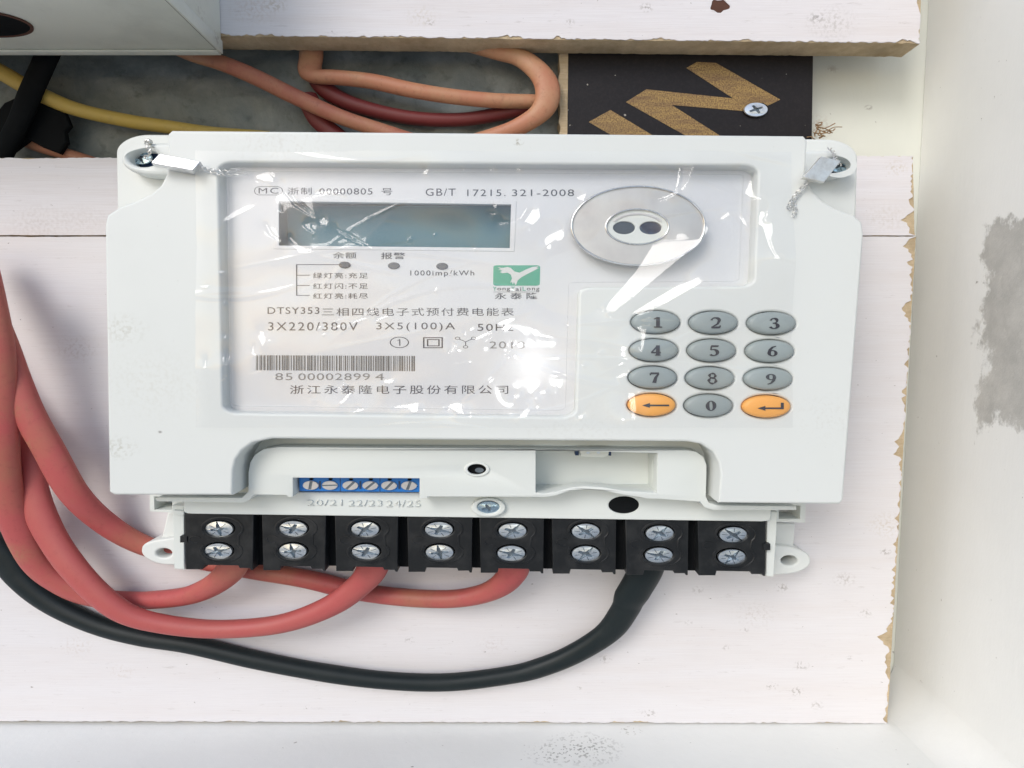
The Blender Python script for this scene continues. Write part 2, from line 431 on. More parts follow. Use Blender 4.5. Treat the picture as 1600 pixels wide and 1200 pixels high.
M['inkbar'] = plastic('ink_bar', (0.11, 0.105, 0.10), 0.5, 0.05)
M['green'] = plastic('green_print', (0.035, 0.36, 0.235), 0.4, 0.05)
M['whiteink'] = plastic('white_print', (0.66, 0.68, 0.67), 0.4, 0.05)
M['key'] = plastic('grey_rubber', (0.29, 0.335, 0.335), 0.45, 0.25, (0.33, 0.39, 0.40), 120, 0.1)
M['orange'] = plastic('orange_rubber', (0.86, 0.40, 0.085), 0.45, 0.1, (0.75, 0.36, 0.09), 120, 0.1)
M['keyink'] = plastic('key_ink', (0.035, 0.035, 0.045), 0.5, 0.05)
M['blue'] = plastic('blue_plastic', (0.012, 0.16, 0.50), 0.35, 0.25, (0.01, 0.09, 0.3), 150, 0.1)
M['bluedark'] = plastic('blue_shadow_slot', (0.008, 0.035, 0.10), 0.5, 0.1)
M['darklens'] = plastic('dark_lens', (0.025, 0.03, 0.045), 0.12, 0.1)
M['bluelens'] = plastic('blue_lens', (0.045, 0.06, 0.11), 0.12, 0.6, (0.12, 0.16, 0.26), 500)
M['led'] = plastic('led_lens', (0.07, 0.07, 0.085), 0.2, 0.3)
M['connector'] = plastic('white_nylon', (0.70, 0.72, 0.66), 0.35, 0.05)
M['hole'] = plastic('rusty_hole', (0.10, 0.045, 0.03), 0.9, 0.5)
M['fibre'] = plastic('fibre', (0.30, 0.20, 0.11), 0.9, 0.4)
def clear(name, ior, rough, veil, veilcol=(0.8, 0.82, 0.84)):
    m = bpy.data.materials.new(name); m.use_nodes = True; n = m.node_tree.nodes; l = m.node_tree.links
    n.remove(n['Principled BSDF']); out = n['Material Output']
    tr = n.new('ShaderNodeBsdfTransparent'); gl = n.new('ShaderNodeBsdfGlossy'); df = n.new('ShaderNodeBsdfDiffuse')
    gl.inputs['Roughness'].default_value = rough; df.inputs['Color'].default_value = (*veilcol, 1)
    fr = n.new('ShaderNodeFresnel'); 
    g2 = n.new('ShaderNodeNewGeometry'); io = n.new('ShaderNodeMath'); io.operation = 'MULTIPLY_ADD'
    io.inputs[1].default_value = 1 / ior - ior; io.inputs[2].default_value = ior
    l.new(g2.outputs['Backfacing'], io.inputs[0]); l.new(io.outputs[0], fr.inputs['IOR'])
    m1 = n.new('ShaderNodeMixShader'); m2 = n.new('ShaderNodeMixShader')
    nz = n.new('ShaderNodeTexNoise'); nz.inputs['Scale'].default_value = 45; nz.inputs['Detail'].default_value = 5
    geo = n.new('ShaderNodeNewGeometry'); l.new(geo.outputs['Position'], nz.inputs['Vector'])
    mm = n.new('ShaderNodeMath'); mm.operation = 'MULTIPLY'; mm.inputs[1].default_value = veil * 2
    l.new(nz.outputs[0], mm.inputs[0]); l.new(mm.outputs[0], m1.inputs[0])
    l.new(tr.outputs[0], m1.inputs[1]); l.new(df.outputs[0], m1.inputs[2])
    l.new(fr.outputs[0], m2.inputs[0]); l.new(m1.outputs[0], m2.inputs[1]); l.new(gl.outputs[0], m2.inputs[2])
    l.new(m2.outputs[0], out.inputs['Surface']); return m
M['pane'] = clear('clear_window', 1.45, 0.2, 0.01)
M['film'] = clear('clear_film', 1.52, 0.075, 0.02)

# ------------------------------------------------------------------ the setting
me = pydata([(-30000, 2000, -4200), (30000, 2000, -4200), (30000, -40000, -4200), (-30000, -40000, -4200)], [(0, 1, 2, 3)])
gm = MB('pale_ground'); gm.set(Base_Color=gm.ramp(gm.noise(3, 5), 0.3, 0.7, (0.36, 0.355, 0.34), (0.46, 0.455, 0.44)), Roughness=0.9)
link_mesh('ground', me, gm.m, kind='structure', smooth=0)  # unseen ground sheet, added to bounce fill light up from below
BH = -92               # back wall, units behind the board face
box('back_wall', -900, WALLX + 60, -640, 900, BH - 40, BH, M['backwall'], kind='structure')
box('side_wall', WALLX, WALLX + 60, -640, 900, BH + 1, 420, M['sidewall'], kind='structure')
SZ = W(1388, 1131.5, 0)[1]
box('sill', -1200, WALLX - 0.5, SZ - 60, SZ, BH + 1, 420, M['floor'], kind='structure')
# rough masonry seen through the slot at the left
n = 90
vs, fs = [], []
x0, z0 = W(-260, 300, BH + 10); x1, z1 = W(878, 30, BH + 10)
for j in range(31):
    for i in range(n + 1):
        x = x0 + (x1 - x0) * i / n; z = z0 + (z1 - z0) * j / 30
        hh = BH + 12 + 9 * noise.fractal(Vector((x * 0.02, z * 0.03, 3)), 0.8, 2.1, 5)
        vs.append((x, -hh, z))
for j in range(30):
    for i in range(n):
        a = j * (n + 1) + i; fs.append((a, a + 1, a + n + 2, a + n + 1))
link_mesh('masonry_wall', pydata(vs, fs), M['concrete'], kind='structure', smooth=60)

rs = random.Random(4)
marks = [(x, y, 0, rs.uniform(4, 10), rs.uniform(0.5, 0.53), 0.56, rs.uniform(0.35, 0.8), (0.28, 0.25, 0.23)) for x, y in ((1163, 985), (1134, 1012), (1252, 1040), (1076, 973), (1327, 1028), (1245, 1080), (1276, 1102), (1206, 1072), (1222, 918), (1090, 922), (1384, 862), (1352, 958), (1014, 1115), (945, 1030), (60, 905), (480, 1105), (905, 1075), (640, 1000))]
marks += [(1320, 905, 0, 14, 0.50, 0.56, 0.5, (0.36, 0.32, 0.29)), (120, 1010, 0, 22, 0.5, 0.6, 0.35, (0.5, 0.42, 0.36)), (190, 1050, 0, 16, 0.5, 0.6, 0.35, (0.5, 0.42, 0.36)), (120, 545, 0, 26, 0.5, 0.62, 0.4, (0.45, 0.38, 0.34)), (470, 915, 0, 12, 0.48, 0.6, 0.4, (0.45, 0.38, 0.33)), (1180, 960, 0, 30, 0.52, 0.6, 0.3, (0.45, 0.4, 0.36)), (770, 1008, 0, 20, 0.5, 0.6, 0.3, (0.5, 0.43, 0.4)), (1388, 820, 0, 26, 0.5, 0.58, 0.4, (0.5, 0.42, 0.32))]
smudges(M['board'], marks)
smudges(M['board2'], [(60, 350, 0, 40, 0.42, 0.7, 0.35, (0.40, 0.34, 0.30)), (130, 345, 0, 30, 0.42, 0.7, 0.3, (0.42, 0.36, 0.32)), (1385, 340, 0, 28, 0.42, 0.7, 0.35, (0.45, 0.38, 0.30)), (1010, 12, 0, 8, 0.5, 0.54, 0.7, (0.3, 0.27, 0.25)), (1300, 36, 0, 30, 0.48, 0.6, 0.5, (0.42, 0.39, 0.36)), (1275, 28, 0, 9, 0.48, 0.54, 0.7, (0.28, 0.26, 0.25)), (660, 25, 0, 20, 0.48, 0.62, 0.4, (0.5, 0.44, 0.34)), (430, 8, 0, 14, 0.48, 0.56, 0.5, (0.42, 0.36, 0.28)), (395, 15, 0, 26, 0.45, 0.62, 0.45, (0.52, 0.42, 0.36)), (672, 36, 0, 6, 0.48, 0.54, 0.6, (0.3, 0.27, 0.25)), (890, 35, 0, 6, 0.48, 0.54, 0.6, (0.3, 0.27, 0.25)), (200, 280, 0, 10, 0.48, 0.55, 0.5, (0.35, 0.3, 0.28)), (1400, 262, 0, 14, 0.48, 0.6, 0.5, (0.5, 0.42, 0.3))])
smudges(M['sidewall'], [(x, y, wall_h(x), r, 0.5, 0.535, 0.85, (0.25, 0.23, 0.21)) for x, y, r in ((1565, 813, 9), (1560, 868, 10), (1536, 158, 7), (1590, 376, 5), (1455, 376, 7), (1490, 110, 4), (1430, 880, 5), (1583, 1020, 4), (1495, 980, 4), (1470, 265, 4), (1510, 228, 5), (1468, 640, 4), (1551, 1128, 4))])
smudges(M['backwall'], [(1357, 168, BH, 5, 0.4, 0.5, 0.9, (0.22, 0.19, 0.17)), (1300, 108, BH, 8, 0.48, 0.55, 0.5, (0.4, 0.36, 0.3)), (1270, 200, BH, 26, 0.48, 0.58, 0.5, (0.42, 0.33, 0.24))])
smudges(M['redsoot'], [(52, 692, 78, 16, 0.42, 0.58, 0.8, (0.34, 0.21, 0.10)), (65, 700, 78, 6, 0.42, 0.5, 0.8, (0.13, 0.08, 0.06)), (22, 860, 45, 26, 0.35, 0.55, 0.8, (0.32, 0.20, 0.09)), (25, 640, 80, 26, 0.4, 0.6, 0.6, (0.32, 0.18, 0.09)), (130, 785, 62, 10, 0.5, 0.56, 0.5, (0.2, 0.07, 0.06))])
smudges(M['boxpaint'], [(245, 25, 150, 26, 0.45, 0.6, 0.6, (0.30, 0.28, 0.20)), (292, 32, 150, 5, 0.4, 0.5, 0.9, (0.2, 0.12, 0.08)), (178, 48, 90, 3, 0.4, 0.5, 0.9, (0.12, 0.1, 0.08)), (330, 20, 60, 20, 0.5, 0.6, 0.5, (0.35, 0.32, 0.26)), (335, 60, 20, 14, 0.5, 0.58, 0.6, (0.3, 0.26, 0.2))])
# rounded plaster fillets in the corners of the recess
def cove(name, prof, mat):
    vs = []; n_ = len(prof[0])
    for ring in prof: vs += ring
    fs = [(j * n_ + i, j * n_ + i + 1, (j + 1) * n_ + i + 1, (j + 1) * n_ + i) for j in range(len(prof) - 1) for i in range(n_ - 1)]
    return link_mesh(name, pydata(vs, fs), mat, kind='structure', smooth=80)
rc_ = 60
ring = [(WALLX + 0.4 - rc_ + rc_ * math.sin(a), SZ + rc_ - rc_ * math.cos(a) - 0.4) for a in [math.pi / 2 * i / 10 for i in range(11)]]
cove('sill_cove', [[(x, -hh, z) for x, z in ring] for hh in [-90 + 20 * i for i in range(26)]], M['sidewall'])

# ------------------------------------------------------------------ boards with chipped laminate
def jag(p, q, amp, step=6, seed=0, inward=None, chips=0.0):
    """ragged line p->q in px; inward = unit direction the chips eat into"""
    p = Vector(p); q = Vector(q); L = (q - p).length; k = max(2, int(L / step)); out = []
    rnd = random.Random(seed)
    chip = 0
    for i in range(k):
        t = i / k
        nv = noise.fractal(Vector((seed * 7.3 + t * L * 0.05, 0, 0)), 0.6, 2.0, 4)
        nv2 = max(0, noise.fractal(Vector((seed * 3.1 + t * L * 0.013, 5, 0)), 0.9, 2.0, 4) - 0.10) * 1.8 * chips
        nv2 *= 0.75 + 0.5 * rnd.random()
        d = abs(nv) * amp + nv2 + rnd.random() * amp * 0.35
        v = p.lerp(q, t)
        if i: v = v + Vector(inward) * d
        out.append((v.x, v.y))
    return out
def board(name, label, corners, jags, mat, h=0, th=44, hole=None):
    """corners clockwise in px from top left; jags: per edge (amp, chips, inward)"""
    o = thing(name, (W(*corners[2], h)[0] / 2, -h, W(*corners[2], h)[1]), label, 'board')
    loop = []
    for i in range(4):
        a = corners[i]; b = corners[(i + 1) % 4]; amp, ch, inw = jags[i]
        loop += jag(a, b, amp, 4, seed=i + int(abs(corners[2][1])), inward=inw, chips=ch) if amp else [a]
    loops = [loop] + ([hole] if hole else [])
    slab('laminate', loops, h, h - 1.6, mat, o)
    # the core follows a softer ragged line
    core = []
    for i in range(4):
        a = corners[i]; b = corners[(i + 1) % 4]; amp, ch, inw = jags[i]
        core += jag(a, b, min(amp, 3.0) * 0.5, 7, seed=40 + i, inward=inw) if amp else [a]
    slab('core', [core] , h - 1.6, h - th, M['mdf'], o, bevel=0.6, res=1, href=h)
    return o
board('mounting_board', 'large white laminate board that carries the meter, right edge chipped to tan fibre',
      [(-300, 369.6), (1433, 369.2), (1388, 1131), (-300, 1127)],
      [(0.8, 0.6, (0, 1)), (11, 13, (-1, 0)), (2.0, 2.5, (0, -1)), (0, 0, (1, 0))], M['board'], 0, 44)
board('board_strip', 'narrow white laminate strip just above the large board, behind the upper corners of the meter',
      [(-300, 247), (1428, 243), (1431, 368.2), (-300, 367.6)],
      [(1.6, 2, (0, 1)), (11, 13, (-1, 0)), (0.8, 0.5, (0, -1)), (0, 0, (1, 0))], M['board2'], 0, 44)
board('top_board', 'white laminate board across the top of the picture with a tan chipped lower edge',
      [(-300, -260), (1452, -260), (1438, 68), (-300, 49)],
      [(0, 0, (0, 1)), (5, 7, (-1, 0)), (3.2, 6, (0, -1)), (0, 0, (1, 0))], M['board2'], 0, 44,
      hole=[(1124 + 15 * math.cos(a) * (1 + 0.16 * math.sin(3 * a + 1)), 9 + 10 * math.sin(a) * (1 + 0.2 * math.sin(5 * a))) for a in [i * 0.35 for i in range(18)]])
# brown bottom of the nail hole
slab('rusty_nail_head', ell(1124, 9, 19, 13), -1.7 + 0.5, -8, M['hole'], label='brown rusty nail head sunk in the white board at the top edge of the picture', cat='nail')

# black panel with gold stripes
dp = thing('panel_offcut', (W(1080, 200, -48)[0], 60, W(1080, 200, -48)[1]), 'black offcut panel with gold zigzag stripes above the right half of the meter', 'panel')
dh = -46
slab('panel_face', [(888, 60), (1271, 60), (1268, 260), (886, 260)], dh, dh - 36, M['darkboard'], dp, bevel=0.5, res=1)
edge = [(872, 60)] + [(889 + 1.0 * random.random(), 60 + 10 * i) for i in range(21)] + [(872 + 5 * random.random(), 260 - 10 * i) for i in range(20)]
slab('raw_edge', edge, dh - 0.8, dh - 34, M['mdf'], dp)
zz = lambda pts: [(860 + x * 0.375, y * 0.375) for x, y in pts]
slab('gold_stripe', zz([(567, 283), (610, 258), (690, 262), (958, 415), (905, 440), (885, 428), (840, 428), (800, 462), (505, 437), (730, 580), (590, 580), (315, 425), (400, 372), (762, 410)]), dh + 0.4, dh, M['gold'], dp)
slab('gold_stripe', zz([(160, 508), (250, 458), (470, 590), (300, 590)]), dh + 0.4, dh, M['gold'], dp)

# ------------------------------------------------------------------ screws
M['recess'] = metal('screw_recess', (0.20, 0.24, 0.28), 0.4, 0.1, 500)  # darker metal: dirt, and shade painted into the driver recess
def screw_mesh(r, rot, kind='pozi'):
    """domed head with a real driver recess cut through to a floor; r units high radius, stretched sideways"""
    def outl(pts): return [(x * math.cos(rot) - y * math.sin(rot), x * math.sin(rot) + y * math.cos(rot)) for x, y in pts]
    if kind == 'slot':
        cut = [(-0.93, -0.18), (0.93, -0.18), (0.93, 0.18), (-0.93, 0.18)]
    else:
        w, L, e, q = 0.15, 0.60, 0.92, 0.075
        c = 0.27 if kind == 'pozi' else 0.19
        arm = [(w, -0.0)]
        def a4(l2): return [(c * 0.9, c * 0.9)]
        cut = []
        for k in range(4):
            ca, sa = math.cos(k * math.pi / 2), math.sin(k * math.pi / 2)
            pts = [(w + 0.0, w + 0.04), (w * 0.75, L)]
            if kind == 'pozi' and k % 2 == 0: pts += [(q, L + 0.02), (q * 0.8, e), (-q * 0.8, e), (-q, L + 0.02)]
            pts += [(-w * 0.75, L), (-w, w + 0.04)]
            pts += [(-c * 0.95, c * 0.95)]
            cut += [(x * ca - y * sa, x * sa + y * ca) for x, y in pts]
        cut = cut[::-1] if False else cut
    cu = bpy.data.curves.new('c', 'CURVE'); cu.dimensions = '2D'; cu.fill_mode = 'BOTH'
    for lp in ([(math.cos(t * math.pi / 24), math.sin(t * math.pi / 24)) for t in range(48)], outl(cut)):
        sp = cu.splines.new('POLY'); sp.points.add(len(lp) - 1); sp.use_cyclic_u = True
        for i, (x, y) in enumerate(lp): sp.points[i].co = (x * r, y * r, 0, 1)
    cu.extrude = 0.17 * r
    ob = bpy.data.objects.new('t', cu); me = bpy.data.meshes.new_from_object(ob); bpy.data.objects.remove(ob); bpy.data.curves.remove(cu)
    bm = bmesh.new(); bm.from_mesh(me); bmesh.ops.remove_doubles(bm, verts=bm.verts[:], dist=0.0005 * r)
    # bevel the outer rim, then push the head into a shallow dome
    for v in bm.verts:
        if v.co.z > 0 and math.hypot(v.co.x, v.co.y) > 0.985 * r:
            v.co.x *= 0.94; v.co.y *= 0.94
        elif v.co.z < 0 and math.hypot(v.co.x, v.co.y) > 0.985 * r: v.co.z = 0.02 * r
    for v in bm.verts:
        d = math.hypot(v.co.x, v.co.y) / r
        if v.co.z > 0: v.co.z += 0.10 * r * (1 - d * d)
    nf = len(bm.faces)
    ring = [bm.verts.new((0.95 * r * math.cos(t * math.pi / 12), 0.95 * r * math.sin(t * math.pi / 12), (-0.02 if kind == 'slot' else -0.12) * r)) for t in range(24)]
    f = bm.faces.new(ring); f.material_index = 1
    if kind == 'pozi':       # flat dark radial ticks on the head, painting the shade of grooves
        for k in range(4):
            a_ = rot + math.pi / 4 + k * math.pi / 2
            u, v_ = Vector((math.cos(a_), math.sin(a_))), Vector((-math.sin(a_), math.cos(a_)))
            p = [u * 0.40 + v_ * 0.022, u * 0.40 - v_ * 0.022, u * 0.80 - v_ * 0.030, u * 0.80 + v_ * 0.030]
            f = bm.faces.new([bm.verts.new((x_.x * r, x_.y * r, (0.176 + 0.10 * (1 - x_.length ** 2)) * r)) for x_ in p]); f.material_index = 1
    for v in bm.verts:
        x, y, z = v.co; v.co = (x * SX * S, -z * S, y * S)
    for f in bm.faces:
        f.normal_update()
        if f.material_index == 1 and f.normal.y > 0: f.normal_flip()
    me.materials.clear(); bm.to_mesh(me); bm.free()
    me.polygons.foreach_set('use_smooth', [True] * len(me.polygons)); me.set_sharp_from_angle(angle=R(35))
    return me
def put(name, me, mat, parent, px, py, h, **k):
    if not me.materials:
        me.materials.append(mat); me.materials.append(M['recess'])
    o = bpy.data.objects.new(name, me); COL.objects.link(o)
    x, z = W(px, py, h); loc = Vector((x, -h, z)) * S; WORLD_LOC[o.name] = loc
    o.parent = parent; o.location = loc - (WORLD_LOC[parent.name] if parent else Vector())
    return tag(o, **k)
put('panel_screw', screw_mesh(11, 0.5, 'cross'), M['steel'], None, 1180.6, 171.8, dh + 3,
    label='bright cross-head screw holding the black and gold panel', cat='screw')

# ------------------------------------------------------------------ steel box at the top left
X0, Z0 = W(347, 83, 1)
bx = thing('metal_box', (X0 - 300, -1, Z0), 'grey painted metal box seen from below at the top left corner', 'metal box')
box('box_shell', X0 - 620, X0, Z0, Z0 + 420, 0.5, 250, M['boxpaint'], bx, bev=3)
box('seam_flange', X0 - 0.5, X0 + 3, Z0 - 3, Z0 + 16, 4, 247, M['boxpaint'], bx, bev=1)
box('seam_shadow_gap', X0 - 3.5, X0 - 0.6, Z0 - 0.5, Z0 + 0.3, 6, 247, M['boxpaint_edge'], bx)
box('bottom_lip', X0 - 618, X0 - 1, Z0 - 3.5, Z0 - 0.4, 1, 14, M['boxpaint'], bx, bev=1)
# knockout in the underside
kx = (-34 - 800) * (F - 85) / F + 34
vs = []; NK = 48
for rr, zz_ in ((1.0, -0.6), (1.0, -2.2), (0.95, -2.6), (0.93, -0.6)):
    for k in range(NK):
        a = 2 * math.pi * k / NK; vs.append((kx + 70 * rr * math.cos(a), -(88 + 37 * rr * math.sin(a)), Z0 + zz_))
fs = [(j * NK + k, j * NK + (k + 1) % NK, (j + 1) * NK + (k + 1) % NK, (j + 1) * NK + k) for j in range(3) for k in range(NK)]
link_mesh('knockout_rim', pydata(vs, fs), M['hole'], bx)
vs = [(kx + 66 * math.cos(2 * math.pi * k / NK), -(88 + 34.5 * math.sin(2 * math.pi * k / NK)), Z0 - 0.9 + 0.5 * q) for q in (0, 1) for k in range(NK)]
link_mesh('knockout_plug', pydata(vs, [tuple(range(NK)), tuple(range(NK, 2 * NK))] + [(k, (k + 1) % NK, NK + (k + 1) % NK, NK + k) for k in range(NK)]), M['dark'], bx)  # dark disc on the underside paints the shade inside the open knockout

# ------------------------------------------------------------------ cables
def cab(name, pts, r, mat, label, cat='cable', wob=0.03, group=None, n=8):
    return link_mesh(name, tube_mesh(pts, r, 20, n, wob), mat, None, label, cat, group, smooth=60)
G1 = 'red cables curving in from the left below the meter'
cab('red_cable', [(-60, 380, 60), (-25, 470, 72), (7, 550, 78), (37, 630, 80), (75, 700, 76), (115, 770, 66), (165, 818, 36), (225, 852, 17), (300, 872, 15), (390, 890, 17), (480, 905, 18), (560, 924, 20), (640, 934, 24), (715, 935, 32), (770, 922, 46), (799, 898, 62), (806, 870, 70)],
    13.5, M['redsoot'], 'red cable nearest the meter, passing behind the terminal block to its fifth terminal', group=G1)
cab('red_cable', [(-50, 540, 30), (-10, 610, 38), (28, 665, 42), (44, 720, 46), (52, 770, 50), (76, 830, 54), (115, 888, 58), (165, 938, 58), (215, 966, 54), (300, 981, 48), (375, 982, 46), (450, 972, 50), (520, 945, 56), (566, 910, 64), (582, 888, 70), (588, 865, 72)],
    13.5, M['red'], 'red cable with the lowest and widest sag, rising into the third terminal', group=G1)
cab('red_cable', [(-30, 420, 95), (-8, 520, 96), (0, 600, 92), (3, 680, 84), (8, 750, 70), (24, 815, 54), (56, 880, 36), (100, 915, 26), (145, 933, 20), (200, 938, 20), (245, 937, 26), (300, 929, 40), (340, 910, 54), (362, 888, 66), (368, 865, 72)],
    13.5, M['redsoot'], 'red cable at the far left edge, crossing under another to the first terminal', group=G1)
cab('black_cable', [(-60, 800, 20), (0, 862, 17), (30, 903, 15), (80, 943, 14), (150, 976, 14), (225, 996, 14), (300, 1008, 14), (400, 1031, 14), (500, 1050, 14), (600, 1063, 14), (700, 1066, 14), (800, 1054, 15), (850, 1041, 17), (900, 1020, 22), (950, 988, 32), (975, 955, 42), (987, 930, 52), (1006, 897, 64), (1016, 868, 70)],
    lambda t: 13.3 + 2.2 * max(0, min(1, (t - 0.86) / 0.03)), M['blackcable'], 'thick black cable sweeping along the bottom of the board into the seventh terminal')
# slot above the meter
cab('yellow_cable', [(-60, 80, -40), (0, 112, -40), (60, 146, -42), (120, 171, -44), (200, 189, -46), (260, 198, -48), (330, 208, -50), (420, 215, -52)],
    10, M['yellow'], 'yellow cable running through the slot at the upper left')
G2 = 'old dusty cables in the slot above the meter'
cab('dusty_cable', [(250, 60, -35), (300, 84, -35), (350, 100, -35), (400, 121, -35), (465, 153, -35), (530, 182, -38), (595, 204, -42), (660, 225, -46)],
    10.5, M['redold'], 'dusty red cable slanting down behind the top edge of the meter, left of the loop', group=G2)
cab('dusty_cable', [(487, 60, -60), (486, 90, -58), (484, 108, -54), (492, 119, -50), (525, 121, -46), (580, 127, -44), (640, 140, -42), (700, 150, -42), (770, 157, -44), (840, 159, -52)],
    11, M['salmon'], 'pale orange cable bending out of the wall and running right to the loop', group=G2)
cab('dusty_cable', [(740, 70, -50), (782, 82, -42), (818, 93, -36), (848, 120, -32), (856, 148, -30), (846, 174, -32), (815, 196, -36), (780, 210, -42), (730, 225, -46)],
    lambda t: 11.5, M['salmon'], 'salmon orange cable looping in a hook left of the black and gold panel', group=G2)
cab('dusty_cable', [(495, 120, -66), (515, 145, -66), (560, 166, -66), (640, 184, -66), (720, 187, -66), (790, 176, -64), (835, 163, -60), (870, 150, -60)],
    10.5, M['darkred'], 'dark red cable sagging under the pale orange one in the slot', group=G2)
cab('dusty_cable', [(478, 150, -64), (490, 172, -60), (502, 192, -58), (530, 215, -58)], 10.5, M['darkred'], 'short dark red cable end dropping behind the meter top edge', group=G2)
cab('pink_cable', [(30, 215, -62), (60, 228, -62), (100, 240, -62), (150, 256, -62)], 9, M['redold'], 'short length of pink cable at the bottom of the slot, far left')
cab('black_conduit', [(85, 60, -30), (68, 100, -26), (50, 140, -26), (32, 185, -30), (10, 230, -36), (-10, 275, -40)], lambda t: 11 - 1.5 * t, M['dark'], 'black corrugated conduit crossing over the yellow cable at the upper left', 'conduit', 0.12)
# torn black sheathing hanging beside it
slab('torn_sheathing', [(28, 150), (62, 146), (82, 168), (101, 176), (109, 196), (101, 206), (104, 222), (92, 240), (66, 230), (44, 218), (20, 236), (-10, 246), (-20, 190), (6, 160)], -44, -54, M['dark'], bevel=3,
     label='torn black sheathing hanging beside the black conduit at the upper left', cat='sheathing')

# ------------------------------------------------------------------ THE METER
mt = thing('electricity_meter', (W(760, 900, 60)[0], 0, W(760, 900, 60)[1]), 'white three phase prepayment electricity meter with keypad, screen and black screw terminals', 'electricity meter')
HC = 180        # cover front
# back housing with the upper lugs
slab('back_housing', rpoly([(180, 209, 30), (1342, 217, 30), (1336, 430), (184, 430)], 10), 110, 4, M['cover'], mt, bevel=4, res=3)
# lug pads
def pad(loop, hole, scx, scy, rot, hd):
    p = slab('screw_lug', [loop, hole], 134, 108, M['cover'], mt, bevel=5, res=3)
    put('screw', screw_mesh(9, rot, 'pozi'), M['bluezinc'], p, scx, scy, 116)
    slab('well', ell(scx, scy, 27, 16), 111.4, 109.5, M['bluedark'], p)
pad(rpoly([(330, 222), (210, 223, 22), (181, 246, 12), (205, 272, 14), (330, 277)], 8), ell(223, 246, 24, 14), 220, 246.5, 0.3, 0)
pad(rpoly([(1200, 234), (1318, 235, 16), (1341, 256, 12), (1322, 277, 14), (1200, 275)], 8), ell(1311, 258, 22, 13.5), 1311, 258.5, 1.0, 0)

# main cover
arch = [(364, 790), (364, 730), (372, 709), (390, 694), (418, 686), (1072, 690), (1098, 697), (1118, 714), (1126, 735), (1124, 800)]
arch = [(363, 774), (364, 735), (368, 718), (378, 704), (394, 692), (424, 685.5), (1074, 690), (1096, 694), (1114, 706), (1123, 722), (1126, 740), (1123, 786)]
left = [(178, 773.5), (170, 769), (163.5, 352), (167, 336), (186, 323), (212, 313.5), (236, 302), (251, 289), (259, 273), (262, 259), (262, 209), (268, 203.5)]
right = [(1256, 212), (1262, 219), (1259, 270), (1263, 285), (1272, 300), (1286, 314), (1306, 326), (1332, 335), (1347, 346), (1350, 366), (1318, 782), (1312, 788)]
outer = left + right + arch[::-1]
opening = rpoly([(341, 254, 13), (1185, 259, 13), (1178, 447, 12), (905, 449, 10), (899, 652, 13), (348, 645, 13)], 8)
keys = [(1024.4, 503.3, '1'), (1114.6, 504.2, '2'), (1205.5, 505.1, '3'), (1021.7, 547.2, '4'), (1112, 547.7, '5'), (1202.8, 548.6, '6'),
        (1019.9, 590, '7'), (1109.4, 591, '8'), (1200.3, 592, '9'), (1018.3, 632.9, 'B'), (1107.2, 633.8, '0'), (1197.6, 635.4, 'E')]
holes = [ell(x, y, 38.8, 18.5, 48) for x, y, _ in keys]
cov = slab('front_cover', [outer, opening] + holes, HC, 96, M['cover'], mt, bevel=3.2, res=3)
slab('keypad_membrane', [(965, 470), (1255, 470), (1255, 665), (965, 665)], 172, 166, M['dark'], mt)

